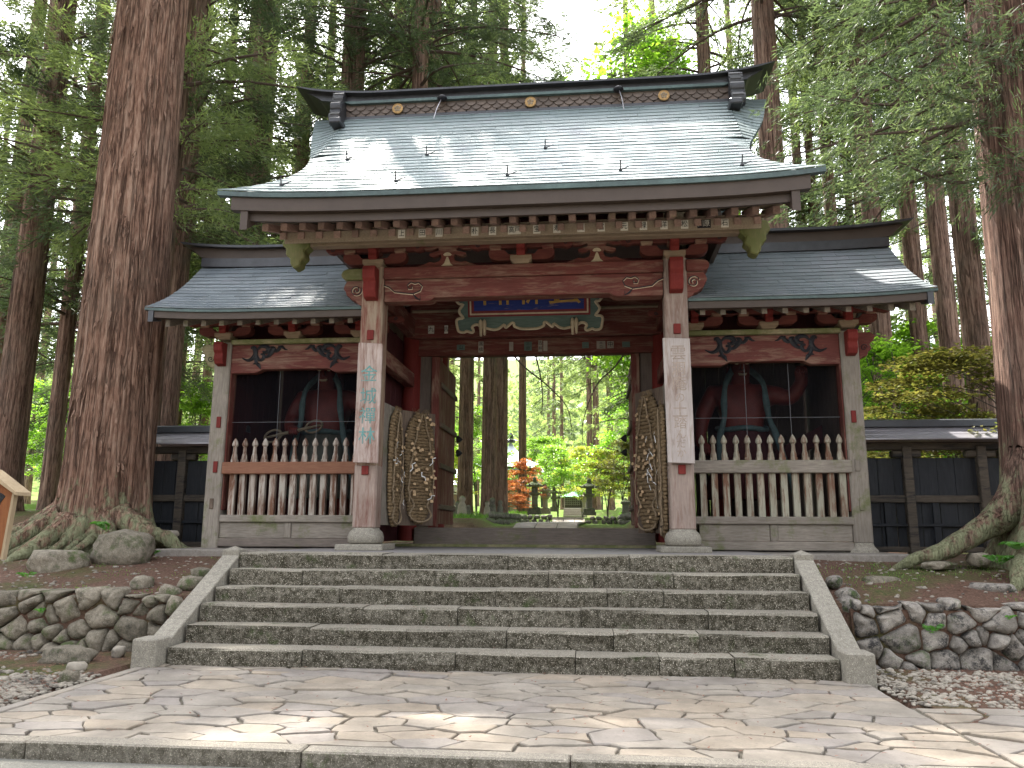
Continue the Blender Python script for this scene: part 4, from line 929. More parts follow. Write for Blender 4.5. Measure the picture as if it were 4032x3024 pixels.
for s in (-1, 1):
    before = set(COL.objects)
    xo, xi = s * 4.96, s * 2.62; xa, xb = sorted((s * 2.63, s * 4.82)); xaE, xbE = sorted((s * 2.46, s * 4.82))
    # outer post
    k = MB(); k.prism([(-.135 + .02, 0), (.135 - .02, 0), (.135, .02), (.135, .27), (-.135, .27), (-.135, .02)], 'Z', .0 if s < 0 else .16, 3.32, Matrix.Translation((xo, 0, 0))); op = k.build('outer_post', M['greyZ'], gate)
    B('post_side', 'redZ', xo - s * .16, xo - s * .137, .03, .26, .6, 3.25, op)
    if s > 0: k = MB(); k.lathe([(.21, 0), (.20, .05), (.155, .10), (.14, .155)], 16, (xo, .135, 0), .8); k.build('post_shoe', M['granite2'], op)
    for z in (1.28, 2.0):
        B('red_wedge', 'redfull' if s < 0 or z > 1.5 else 'greyZ', xo - s * .02 - .035, xo - s * .02 + .035, -.022, .01, z - .09, z + .09, op, .005)
    B('post_peg', 'brownZ' if s < 0 else 'greyZ', xo - .03, xo + .03, -.022, .01, .62, .78, op, .004)
    for yy in (2.55, 4.9): B('rear_post', 'brownZ', xo - .12, xo + .12, yy, yy + .24, 0, 3.4)
    # sill, panels, rails
    B('sill_beam', 'greyX' if s > 0 else 'sill', xaE, xbE, .0, .24, .035, .165); mid = (xa + xb) / 2 + s * (-.02)
    B('panel', 'greyX', xa, mid - .06, .05, .10, .17, .41, bevel=.004); B('panel', 'greyX', mid + .06, xb, .05, .10, .17, .41, bevel=.004); B('panel_stile', 'greyZ', mid - .058, mid + .058, .03, .14, .168, .41)
    B('lower_rail', 'greyX', xaE, xbE + .03, .0, .17, .412, .525); B('upper_rail', 'railred' if s < 0 else 'greyX', xaE, xbE + .04, -.045, .14, 1.165, 1.355)
    # pickets
    n = 12 if s < 0 else 13; pm = 'picket' if s < 0 else 'picketR'
    for i in range(n + (1 if s < 0 else 0)):
        x = s * (4.70 - i * (1.97 / n)) if s < 0 else 2.70 + .01 + i * (4.72 - 2.70) / (n - 1)
        if s < 0: x = -4.66 + i * .166
        if x > -2.66 and s < 0: x = -2.68
        w_ = .046; lean = rng.uniform(-.006, .006)
        k = MB(); k.box(x - w_, x + w_, .025, .11, .525, 1.40); vs = []
        prof = [(.046, 1.40), (.044, 1.45), (.030, 1.50), (.027, 1.60), (.036, 1.615), (.046, 1.625), (.047, 1.65), (.036, 1.69), (.016, 1.73), (.0, 1.75)]
        k.lathe(prof, 8, (x + lean, .067, 0), .5); k.build('picket', M[pm], gate)
    # lintel and mossy cap
    B('lintel_cap', 'mosswood', xaE, xbE + .02, -.03, .20, 3.285, 3.365); lt = [(xaE, 2.81), (xa + .42, 2.81), (xa + .47, 2.83), (xa + .55, 2.87), (xb - .55, 2.87), (xb - .47, 2.83), (xb - .42, 2.81), (xbE, 2.81), (xbE, 3.28), (xaE, 3.28)]
    k = MB(); k.prism(lt, 'Y', .03, .19); ln = k.build('wing_lintel', M['redX'], gate, bevel=.008); nail_strokes(s, xa, xb, 3.10, .028, ln)
    nosing(xo + s * .0, 2.92, 3.30, .15, .22); k = MB(); k.prism([(s * a, c) for a, c in ((5.10, 2.86), (5.16, 2.92), (5.22, 2.93), (5.24, 3.0), (5.29, 3.04), (5.27, 3.12), (5.33, 3.17), (5.36, 3.25), (5.30, 3.30), (5.10, 3.30))], 'Y', .04, .23); e = k.build('side_nosing', M['mosswood'] if s < 0 else M['redX'], gate, bevel=.01)
    m = MB(); m.tube([(a, .036, c) for a, c in spiral(s * 5.18, 3.06, .055, 1.3, 0, s, 16, .01)], .007, 4); m.build('scroll_carving', M['blackpaint'], e)
    # brackets and eave of the wing
    for x in (s * 4.96, s * 3.78, s * 2.66): bracket_set(x, .10, 3.37, .68, True, True)
    B('wing_backing', 'maroon', xa, xb, .75, .78, 3.2, 4.3, bevel=0)
    # interior
    for i in range(9):
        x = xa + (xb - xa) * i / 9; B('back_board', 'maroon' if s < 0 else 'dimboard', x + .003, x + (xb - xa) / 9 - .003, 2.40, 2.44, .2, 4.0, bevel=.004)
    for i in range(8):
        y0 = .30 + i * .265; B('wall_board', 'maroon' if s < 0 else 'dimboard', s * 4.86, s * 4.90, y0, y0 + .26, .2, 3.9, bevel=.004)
    B('room_floor', 'dimboard', xa, xb, .25, 2.38, .20, .24, bevel=0); B('room_beam', 'maroon', xa, xb, 2.30, 2.38, 1.55, 1.80)
    if s > 0:
        k = MB(); k.prism([(3.95, 1.30), (4.85, 1.75), (4.85, 2.05), (3.95, 1.55)], 'Y', 1.4, 1.52); k.build('room_brace', M['maroon'], gate, bevel=.01); B('room_post', 'dimboard', 4.12, 4.30, 2.15, 2.3, .2, 2.6)
    # wire net with its frame wires
    k = MB(); k.add([(xa, .205, 1.2), (xb, .205, 1.2), (xb, .205, 2.86), (xa, .205, 2.86)], [(0, 1, 2, 3)]); net = k.build('wire_net', M['net'], gate, fix=False)
    k = MB(); k.tube([(xa, .195, 2.02), (xb, .195, 2.02)], .0045, 5); k.build('frame_wire', M['wire'], net)
    for f in (.36, .66): x = xa + (xb - xa) * f; k = MB(); k.tube([(x, .195, 1.2), (x, .195, 2.86)], .0045, 5); k.build('frame_wire', M['wire'], net)
    set_back(set(COL.objects) - before)
    # wing roof
    WY0, WY1, Z0, DZ = .06, 2.2, 3.91, 1.665
    xin = s * 2.635
    def WX(t_, s=s): return s * (6.38 + .08 * t_ ** 1.5)
    def PW(x, t_, s=s):
        ax = abs(x); z = Z0 + DZ * (.62 * t_ + .38 * t_ * t_) + .07 * max(0, (ax - 4.7) / 1.65) ** 2 * (1 - t_)
        return Vector((x, WY0 + (WY1 - WY0) * t_, z))
    fl = (lambda t_: WX(t_)) if s < 0 else (lambda t_: xin); fr = (lambda t_: xin) if s < 0 else (lambda t_: WX(t_))
    k = MB()
    def dk(u, v): x = fl(v) + (fr(v) - fl(v)) * u; p = PW(x, v); return (p.x, p.y + .03, p.z - .04)
    k.grid(dk, 16, 12); k.grid(lambda u, v: (lambda p: (p[0], 2 * WY1 - p[1], p[2] - .001))(dk(1 - u, v)), 16, 12)
    wr = k.build('wing_roof', M['copperW'], gate, fix=False)
    make_roof('wing', PW, fl, fr, 16, .46, 'copperW', wr, 31 + s)
    wz = lambda x: Z0 - .005 + .07 * max(0, (abs(x) - 4.7) / 1.65) ** 2
    eave_strip(*sorted((xin, WX(0))), WY0 - .012, WY0 + .08, wz, .045, 'eave_edge', 'verdigris', n=12)
    eave_strip(*sorted((xin, s * 6.22)), WY0 + .02, WY0 + .13, lambda x: wz(x) - .043, .115, 'eave_fascia', 'fascia', n=12)
    k = MB(); k.grid(lambda u, v: (xin + (s * 6.22 - xin) * u, WY0 + .12 + 1.95 * v, 3.79 + 1.45 * v * (.75 + .25 * v)), 2, 5); k.grid(lambda u, v: (xin + (s * 6.22 - xin) * u, 2 * WY1 - (WY0 + .12 + 1.95 * v), 3.79 + 1.45 * v * (.75 + .25 * v)), 2, 5); k.build('eave_lining', M['soffit'], gate, fix=False)
    for i in range(11):
        x = s * (6.08 - i * .32); slopebox(x, .084, .28, 3.69, 1.25, 4.06, .12).build('rafter', M['greyY'], gate, bevel=.004)
    B('purlin', 'redX', *sorted((s * 2.7, s * 6.14)), .98, 1.14, 3.965, 4.04)
    prw = [(WY0 + (WY1 - WY0) * q / 8, PW(s * 6.2, q / 8).z) for q in range(9)]; fullw = prw + [(2 * WY1 - y, z) for y, z in prw[-2::-1]]
    k = MB()
    for i in range(len(fullw) - 1):
        (y0, z0), (y1, z1) = fullw[i], fullw[i + 1]; k.prism([(y0, z0 - .03), (y1, z1 - .03), (y1, z1 - .30), (y0, z0 - .24)], 'X', s * 6.27 - .045, s * 6.27 + .045)
    k.build('verge_board', M['ridge'], gate)
    k = MB(); k.prism([(1.05, 3.66), (3.35, 3.66), (3.1, 4.5), (2.2, 5.1), (1.3, 4.5)], 'X', s * 5.36 - .03, s * 5.36 + .03); k.build('gable_wall', M['dimboard'], gate)
    # wing ridge
    def wflare(xl, xr, y0, y1, z0, z1, rise, name, mat, parent, cut):
        k = MB(); vs = []; n = 16
        for i in range(n + 1):
            x = xl + (xr - xl) * i / n; u = i / n; dz = rise * max(0, (u - .55) / .45) ** 2; xq = x - s * cut * max(0, (u - .88) / .12); vs += [(x, y0, z1 + dz), (x, y1, z1 + dz), (xq, y1, z0 + dz), (xq, y0, z0 + dz)]
        fs = [(4 * i + a, 4 * i + (a + 1) % 4, 4 * i + 4 + (a + 1) % 4, 4 * i + 4 + a) for i in range(n) for a in range(4)] + [(0, 1, 2, 3), (4 * n + 3, 4 * n + 2, 4 * n + 1, 4 * n)]
        k.add(vs, fs); return k.build(name, M[mat], parent)
    wrd = wflare(s * 2.9, s * 6.42, 1.85, 2.55, 5.28, 5.45, .04, 'wing_ridge', 'ridge', gate, 0)
    wflare(s * 2.9, s * 6.72, 1.94, 2.46, 5.452, 5.66, .10, 'ridge_beam', 'fascia', wrd, .22)
    wflare(s * 2.9, s * 6.88, 1.82, 2.58, 5.662, 5.71, .12, 'ridge_cap', 'ridge', wrd, .06)
# ================================================================== THINGS ON THE GATE
def letters(txt, zs, x, y, size, mat, parent, sx=1.0):
    for i, (ch, z) in enumerate(zip(txt, zs)):
        o = obj('character', text_mesh(ch, size[i] if isinstance(size, (list, tuple)) else size, .012), M[mat], parent); o.location = (x, y, z); o.scale = (sx, 1, 1)
sb = thing('sign_board', 'tall peeling board with teal carved characters nailed to the gate post', 'sign')
k = MB(); k.prism([(-2.605, 1.335), (-2.215, 1.32), (-2.205, 3.225), (-2.60, 3.255)], 'Y', -.115, -.065); k.build('board', M['signL'], sb, bevel=.006)
letters('金城禪林', (2.72, 2.36, 2.05, 1.73), -2.405, -.114, .28, 'teal', sb)
sb = thing('sign_board', 'tall whitish board with faint carved characters nailed to the gate post', 'sign')
k = MB(); k.prism([(2.225, 1.315), (2.625, 1.30), (2.615, 3.215), (2.205, 3.235)], 'Y', -.115, -.065); k.build('board', M['signR'], sb, bevel=.006)
letters('雲洞庵の土踏んだか', (2.98, 2.73, 2.50, 2.29, 2.09, 1.90, 1.73, 1.59, 1.45), 2.43, -.112, (.25, .23, .24, .18, .25, .20, .17, .15, .15), 'carve', sb)

# name plaque
PM = Matrix.Translation((-.03, 2.05, 3.93)) @ Matrix.Rotation(R(13), 4, 'X')
pq = thing('name_plaque', 'blue name plaque with gold characters in a wavy green and cream frame', 'plaque'); pq.matrix_world = PM
U_ = .001384
side = [(100, 150), (95, 220), (150, 300), (205, 310), (155, 380), (160, 430), (205, 490), (140, 500), (110, 530), (118, 600), (140, 670), (210, 685), (250, 670), (320, 690), (340, 660), (320, 620), (350, 590), (400, 585), (440, 610), (530, 640), (600, 655), (640, 655), (690, 640), (755, 592), (770, 625), (790, 625), (860, 570), (890, 580), (890, 610), (930, 635), (990, 652), (1085, 655)]
lft = [((a - 1090) * U_, .39 - (c - 410) * U_) for a, c in side]
bot = lft + [(-a, c) for a, c in lft[::-1]]
def smoothp(pts, n=3):
    out = []
    for i in range(len(pts) - 1):
        p0, p1, p2, p3 = [Vector(pts[j]) for j in (max(i - 1, 0), i, i + 1, min(i + 2, len(pts) - 1))]
        for q in range(n):
            u = q / n; v = .5 * ((2 * p1) + (p2 - p0) * u + (2 * p0 - 5 * p1 + 4 * p2 - p3) * u * u + (3 * p1 - p0 - 3 * p2 + p3) * u ** 3); out.append((v.x, v.y))
    return out + [pts[-1]]
bot = smoothp(bot); topz = 1.45
outer = bot + [(1.36, topz - .1), (1.30, topz), (-1.30, topz), (-1.36, topz - .1)]
flat_shape('frame', outer, -.03, .03, 'greenframe', pq)
k = MB(); k.tube([(a, -.035, c) for a, c in bot], .028, 6); k.build('frame_edge', M['cream'], pq)
for nm, hw, zb, y, mt in (('border', 1.135, .29, -.045, 'darkred'), ('border_line', 1.10, .325, -.052, 'cream'), ('border', 1.07, .355, -.058, 'darkred'), ('panel', 1.02, .40, -.064, 'blue')):
    k = MB(); k.box(-hw, hw, y, 0, zb, topz - zb); k.build(nm, M[mt], pq, bevel=.006)
for ch, x in zip('林禅洞雲', (-.66, -.20, .24, .70)):
    o = obj('character', text_mesh(ch, .66, .03), M['gold'], pq); o.location = (x, -.072, .755)
for x in (-.86, .84):
    k = MB()
    for dx, dz in ((-.035, -.02), (.035, 0)): k.lathe([(.0, -.26 + dz), (.025, -.24 + dz), (.03, -.15 + dz), (.042, -.05), (.03, .02), (0, .05)], 8, (x + dx, -.08, .20))
    k.build('carved_tassel', M['cream'], pq, smooth=True)

# boards that carry the giant sandals
def frame_at(p0, p1):
    d = Vector((p1[0] - p0[0], p1[1] - p0[1], 0)); L = d.length; d.normalize(); n = Vector((d.y, -d.x, 0))
    return Matrix(((d.x, -n.x, 0, p0[0]), (d.y, -n.y, 0, p0[1]), (0, 0, 1, 0), (0, 0, 0, 1))), L      # local x along board, -y out of its face
BO = {'LA': ((-2.27, .40), (-2.21, 1.28), .38, 2.36), 'LB': ((-2.20, 1.30), (-1.72, 1.86), .38, 2.37), 'RA': ((2.31, 1.28), (2.29, .42), .30, 2.74), 'RB': ((1.88, 2.06), (2.33, 1.30), .27, 2.74)}
FR = {}
for kx, (p0, p1, z0, z1) in BO.items():
    Mx, L = frame_at(p0, p1); FR[kx] = (Mx, L); k = MB(); n = 3
    for i in range(n):
        k = MB(); k.box(L * i / n + .002, L * (i + 1) / n - .002, 0, .03, z0, z1, Mx); k.build('hanging_board', M['brownZ' if kx[1] == 'B' else 'greyZ'], gate, bevel=.004)
def sandal(kx, label, xo, W, z0, z1, seed, thick=1.0):
    r = random.Random(seed); Mx, L = FR[kx]; t_ = thing('straw_sandal', label, 'straw sandal', 'giant straw sandals hung in the gateway')
    n = 36; k = MB(); xc_ = xo; H = z1 - z0
    def hw(u): return W / 2 * (max(0, 1 - abs(2 * u - 1.0) ** 3.2)) ** .5 * (.86 + .14 * u) if 0 < u < 1 else .02
    for i in range(n):
        u = (i + .5) / n; z = z0 + H * u; h = hw(u) + r.uniform(-.012, .012); pts = []; rs = []
        for q in range(11):
            a = q / 10 * 2 - 1; sag = -.02 * (1 - a * a) * (1 if u > .5 else -.4) + r.uniform(-.004, .004)
            pts.append(Mx @ Vector((xc_ + a * h, -(.035 + .03 * thick * (1 - a * a) ** .5) - .01 * math.sin(q * 2.2 + i * math.pi), z + sag)))
            rs.append((.020 if abs(a) > .99 else .042 if abs(a) > .75 else .030 + .007 * math.sin(q * 2.2 + i * 3.1)) * (H / n / .055))
        k.tube(pts, rs, 6)
    k.build('sole', M['straw'], t_, smooth=True)
    for s in (-1, 1):
        pts = []; m = 14
        for q in range(m + 1):
            u = q / m; pts.append(Mx @ Vector((xc_ + s * (.02 + W * .36 * math.sin(u * math.pi * .6)) + .015 * math.sin(q * 2), -.12 - .015 * math.sin(q * 3.1), z1 - .05 - H * .78 * u)))
        k = MB(); k.tube(pts, .014, 6); k.build('cord', M['rope'], t_)
        pts = [Mx @ Vector((xc_ + s * W * .28 + .05 * s * math.sin(q * .9), -.11, z0 + H * .30 - .05 * q)) for q in range(10)]; k = MB(); k.tube(pts, .015, 6); k.build('cord', M['rope'], t_)
    k = MB(); k.tube([Mx @ Vector((xc_ + W * .33 * math.cos(R(180 + 18 * q)), -.115, z0 + .16 + .12 * math.sin(R(180 + 18 * q)))) for q in range(11)], .016, 6); k.build('cord', M['rope'], t_)
    k = MB()
    for q in range(26):
        x = xc_ + r.uniform(-.25, .25) * W; a = r.uniform(-.9, .9); k.tube([Mx @ Vector((x, -.06, z1 - .03)), Mx @ Vector((x + .10 * math.sin(a), -.09, z1 + .05 * math.cos(a) + .01))], [.004, .002], 3)
    k.build('frayed_end', M['straw'], t_); return hw
SD = {'LB': ('giant straw sandal facing the doorway, on the board beside the teal-lettered post', .37, .68, .40, 2.36, 1), 'LA': ('giant straw sandal on the side board next to the teal-lettered post', .47, .66, .36, 2.30, 2),
      'RB': ('giant straw sandal facing the doorway, beside the post with the whitish board', .44, .80, .28, 2.66, 3), 'RA': ('giant straw sandal on the side board behind the post with the whitish board', .40, .60, .20, 2.35, 4)}
em = MB(); em.prism([(-.034, -.026), (.034, -.026), (.034, .018), (0, .032), (-.034, .018)], 'Y', -.006, .006); emesh = em.mesh('votive_plaque'); emesh.materials.append(M['ema'])
pm_ = MB(); pm_.add([(-.008, 0, 0), (.008, 0, 0), (.02, -.012, -.05), (.004, -.012, -.05), (-.004, .004, -.10), (-.02, .004, -.10)], [(0, 1, 2, 3), (3, 2, 4, 5)])
pm_.add([(-.01, -.004, 0), (.006, -.008, .004), (.045, -.016, .03), (.035, -.012, .04)], [(0, 1, 2, 3)]); pmesh = pm_.mesh('paper_strip', fix=False); pmesh.materials.append(M['white'])
for kx, (lb, xo, W, z0, z1, sd) in SD.items():
    hw = sandal(kx, lb, xo, W, z0, z1, sd); r = random.Random(sd + 40); Mx, L = FR[kx]
    ne, npp = {'LB': (44, 4), 'LA': (18, 7), 'RB': (50, 11), 'RA': (8, 2)}[kx]; where = {'LB': 'frontal sandal by the teal-lettered post', 'LA': 'side sandal by the teal-lettered post', 'RB': 'frontal sandal by the whitish-board post', 'RA': 'side sandal by the whitish-board post'}[kx]
    for i in range(ne):
        u = min(.95, max(.05, r.gauss(.55, .2))); x = xo + r.uniform(-.9, .9) * hw(u); o = bpy.data.objects.new('votive_plaque', emesh); COL.objects.link(o)
        o.matrix_world = Mx @ Matrix.Translation((x, -.135 - r.uniform(0, .02), z0 + (z1 - z0) * u)) @ Matrix.Rotation(r.uniform(-.3, .3), 4, 'Y') @ Matrix.Rotation(r.uniform(-.25, .1), 4, 'X') @ Matrix.Scale(r.uniform(.7, .95), 4)
        mark(o, 'tiny wooden votive plaque tied to the ' + where, 'votive plaque', 'votive plaques on the ' + where)
    for i in range(npp):
        u = min(.8, max(.2, r.gauss(.45, .14))); x = xo + (r.uniform(-.9, .9) if kx != 'RB' else r.uniform(.2, .9)) * hw(u); o = bpy.data.objects.new('paper_fortune', pmesh); COL.objects.link(o)
        o.matrix_world = Mx @ Matrix.Translation((x, -.15, z0 + (z1 - z0) * u)) @ Matrix.Rotation(r.uniform(-1.2, 1.2), 4, 'Y') @ Matrix.Scale(r.uniform(.8, 1.3), 4)
        mark(o, 'white paper strip knotted to the ' + where, 'paper strip', 'paper strips on the ' + where)

# guardian statues
def skin_body(name, joints, edges, root, mat, parent, sub=2):
    me = bpy.data.meshes.new(name); ks = list(joints); me.from_pydata([joints[q][0] for q in ks], [(ks.index(a), ks.index(c)) for a, c in edges], [])
    o = bpy.data.objects.new(name, me); COL.objects.link(o); md = o.modifiers.new('s', 'SKIN'); o.modifiers.new('d', 'SUBSURF').levels = sub
    for i, q in enumerate(ks):
        sv = me.skin_vertices[0].data[i]; rr = joints[q][1]; sv.radius = rr if isinstance(rr, tuple) else (rr, rr); sv.use_root = (q == root)
    dg = bpy.context.evaluated_depsgraph_get(); m2 = bpy.data.meshes.new_from_object(o.evaluated_get(dg)); bpy.data.objects.remove(o)
    m2.polygons.foreach_set('use_smooth', [True] * len(m2.polygons)); return obj(name, m2, M[mat], parent)
def ribbon(pts, w_, mat, parent, name='scarf'):
    k = MB(); pts = [Vector(p) for p in smooth3(pts)]; vs = []
    for i, p in enumerate(pts):
        t_ = (pts[min(i + 1, len(pts) - 1)] - pts[max(i - 1, 0)]).normalized(); sd = t_.cross(Vector((0, -1, .15))).normalized()
        n = sd.cross(t_); q = w_ * (1 + .15 * math.sin(i * .9)); vs += [p - sd * q - n * .012, p + sd * q - n * .012, p + sd * q + n * .012, p - sd * q + n * .012]
    m = len(pts); k.add(vs, [(4 * i + a, 4 * i + (a + 1) % 4, 4 * i + 4 + (a + 1) % 4, 4 * i + 4 + a) for i in range(m - 1) for a in range(4)] + [(3, 2, 1, 0), (4 * m - 4, 4 * m - 3, 4 * m - 2, 4 * m - 1)]); return k.build(name, M[mat], parent, smooth=True)
def smooth3(pts, n=4):
    P_ = [Vector(p) for p in pts]; out = []
    for i in range(len(P_) - 1):
        p0, p1, p2, p3 = P_[max(i - 1, 0)], P_[i], P_[i + 1], P_[min(i + 2, len(P_) - 1)]
        for q in range(n):
            u = q / n; out.append(.5 * ((2 * p1) + (p2 - p0) * u + (2 * p0 - 5 * p1 + 4 * p2 - p3) * u * u + (3 * p1 - p0 - 3 * p2 + p3) * u ** 3))
    return out + [P_[-1]]
def guardian(x0, label, armA, armB, skirt, vajra):
    st = thing('guardian_statue', label, 'statue'); y0 = 2.25; GS = 1.07; st.scale = (GS,) * 3; st.location = (x0 * (1 - GS), y0 * (1 - GS), 0)
    J = {'pel': ((x0, y0, 1.86), (.30, .24)), 'bel': ((x0, y0 - .05, 2.08), (.33, .27)), 'che': ((x0, y0 - .03, 2.40), (.40, .27)), 'nec': ((x0, y0 - .05, 2.70), .15), 'jaw': ((x0, y0 - .12, 2.84), (.16, .17)), 'hea': ((x0, y0 - .08, 3.02), (.19, .20)), 'top': ((x0, y0 - .04, 3.16), .12)}
    Eg = [('pel', 'bel'), ('bel', 'che'), ('che', 'nec'), ('nec', 'jaw'), ('jaw', 'hea'), ('hea', 'top')]
    for s, arm, tg in ((-1, armA, 'a'), (1, armB, 'b')):
        prev = 'che'
        J[tg + 's'] = ((x0 + s * .46, y0, 2.56), .19)
        for i, (dx, dy, z, rr) in enumerate(arm): J[tg + str(i)] = ((x0 + s * dx, y0 + dy, z), rr)
        seq = [prev, tg + 's'] + [tg + str(i) for i in range(len(arm))]; Eg += list(zip(seq, seq[1:])); hand = tg + str(len(arm) - 1); hp = Vector(J[hand][0])
        for f in range(4):
            b0 = hp + Vector((-.055 + .037 * f, -.07, .02)); J[tg + 'f%d' % f] = (tuple(b0), .028); J[tg + 'g%d' % f] = (tuple(b0 + Vector((0, -.03, -.06))), .025); J[tg + 'h%d' % f] = (tuple(b0 + Vector((0, .03, -.085))), .02); Eg += [(hand, tg + 'f%d' % f), (tg + 'f%d' % f, tg + 'g%d' % f), (tg + 'g%d' % f, tg + 'h%d' % f)]
        b0 = hp + Vector((-s * .08, -.05, -.01)); J[tg + 't'] = (tuple(b0), .03); J[tg + 'u'] = (tuple(b0 + Vector((s * .03, -.05, .0))), .024); Eg += [(hand, tg + 't'), (tg + 't', tg + 'u')]
    for s, tg in ((-1, 'l'), (1, 'r')):
        J[tg + 'h'] = ((x0 + s * .24, y0, 1.62), .20); J[tg + 'k'] = ((x0 + s * .34, y0 - .08, 1.02), .15); J[tg + 'a'] = ((x0 + s * .36, y0, .42), .10); J[tg + 'o'] = ((x0 + s * .38, y0 - .2, .30), .07); Eg += [('pel', tg + 'h'), (tg + 'h', tg + 'k'), (tg + 'k', tg + 'a'), (tg + 'a', tg + 'o')]
    body = skin_body('body', J, Eg, 'pel', 'statue', st)
    k = MB()
    for s in (-1, 1): k.lathe([(.035, 0), (.03, .015), (0, .02)], 8, (x0 + s * .07, 0, 0))
    k = MB(); k.prism([(x0 - .055, 2.83), (x0 + .055, 2.83), (x0 + .07, 2.865), (x0, 2.855), (x0 - .07, 2.865)], 'Y', y0 - .32, y0 - .28); k.build('mouth', M['cream'], st)
    k = MB(); k.prism([(x0 - .045, 2.92), (x0 + .045, 2.92), (x0 + .02, 3.02), (x0 - .02, 3.02)], 'Y', y0 - .35, y0 - .26); k.build('nose', M['statue'], st, bevel=.012)
    for s in (-1, 1):
        o = stone_mesh(.035, .02, .022, 3, ICO1, 0, 0).build('eye', M['cream'], st, smooth=True, fix=False); o.location = (x0 + s * .085, y0 - .28, 3.03)
        k = MB(); k.tube([(x0 + s * .03, y0 - .30, 3.06), (x0 + s * .10, y0 - .29, 3.10), (x0 + s * .16, y0 - .24, 3.07)], .02, 6); k.build('brow', M['hair'], st)
        o = stone_mesh(.03, .05, .07, 5, ICO1, 0, 0).build('ear', M['statue'], st, smooth=True, fix=False); o.location = (x0 + s * .20, y0 - .06, 2.96)
    k = MB(); k.lathe([(.20, 0), (.19, .08), (.12, .16), (.08, .18), (.10, .24), (.06, .30), (0, .32)], 14, (x0, y0 - .03, 3.08)); k.build('hair', M['hair'], st, smooth=True)
    k = MB(); n = 48; prof = [(.33, 2.00), (.40, 1.92), (.46, 1.6), (.52, 1.2), (.60, .85), (.55, .80)]
    vs = [(x0 + r_ * (1 + .07 * math.sin(a * 11 + z * 3)) * math.cos(2 * math.pi * a / n) * 1.05, y0 + r_ * .78 * (1 + .07 * math.sin(a * 11 + z * 3)) * math.sin(2 * math.pi * a / n), z) for r_, z in prof for a in range(n)]
    k.add(vs, [(i * n + a, i * n + (a + 1) % n, (i + 1) * n + (a + 1) % n, (i + 1) * n + a) for i in range(len(prof) - 1) for a in range(n)]); k.build('skirt', M[skirt], st, smooth=True)
    k = MB(); k.tube([(x0 + .40 * math.cos(R(a)), y0 + .33 * math.sin(R(a)), 1.98 + .02 * math.sin(R(a * 3)) - .05 * math.sin(R(-a)) * (a > 180)) for a in range(0, 361, 15)], .045, 8); k.build('sash', M['ribbon'], st, smooth=True)
    ribbon([(x0 - .10, y0 - .1, 3.0), (x0 - .28, y0 - .32, 2.70), (x0 - .33, y0 - .36, 2.4), (x0 - .34, y0 - .36, 2.1), (x0 - .42, y0 - .36, 1.8), (x0 - .46, y0 - .42, 1.3)], .045, 'ribbon', st)
    ribbon([(x0 + .10, y0 - .1, 3.0), (x0 + .30, y0 - .32, 2.72), (x0 + .34, y0 - .36, 2.4), (x0 + .38, y0 - .34, 2.1), (x0 + .46, y0 - .42, 1.8), (x0 + .62, y0 - .45, 1.2), (x0 + .70, y0 - .40, .9)], .045, 'ribbon', st)
    k = MB(); k.lathe([(.75, .2), (.78, .28), (.7, .34), (.5, .36)], 20, (x0, y0, .04)); k.build('pedestal', M['dimboard'], st)
    if vajra:
        h = Vector(J['a%d' % (len(armA) - 1)][0]) + Vector((0, -.06, -.01)); v = thing('vajra', 'club with two ringed ends held by the statue in the maroon room', 'club'); v.scale = st.scale; v.location = st.location
        d = Vector((1, 0, .22)).normalized(); k = MB(); k.tube([h - d * .3, h + d * .3], .03, 8); k.build('handle', M['brass'], v)
        for s in (-1, 1):
            c = h + d * s * .36; u = Vector((0, 0, 1)); k = MB(); k.tube([c + (d * .15 * math.cos(R(a)) + u * .10 * math.sin(R(a))) for a in range(0, 361, 20)], .02, 6); k.tube([c - d * .13, c + d * .13], .022, 6); k.build('ring_end', M['brass'], v, smooth=True)
    return st
guardian(-3.88, 'red guardian statue with a grey skirt holding a ringed club', [(.62, -.08, 2.18, .14), (.50, -.42, 1.96, .10), (.36, -.56, 1.92, .085)], [(.72, -.10, 2.34, .14), (.92, -.36, 2.26, .10), (1.02, -.44, 2.28, .085)], 'cloth', True)
guardian(3.77, 'red guardian statue with dark red skirt and blue-green scarf', [(.66, -.05, 2.15, .14), (.72, -.16, 1.72, .10), (.64, -.22, 1.58, .085)], [(.82, -.08, 2.46, .15), (.98, -.22, 2.74, .11), (.94, -.28, 2.92, .085)], 'maroon', False)

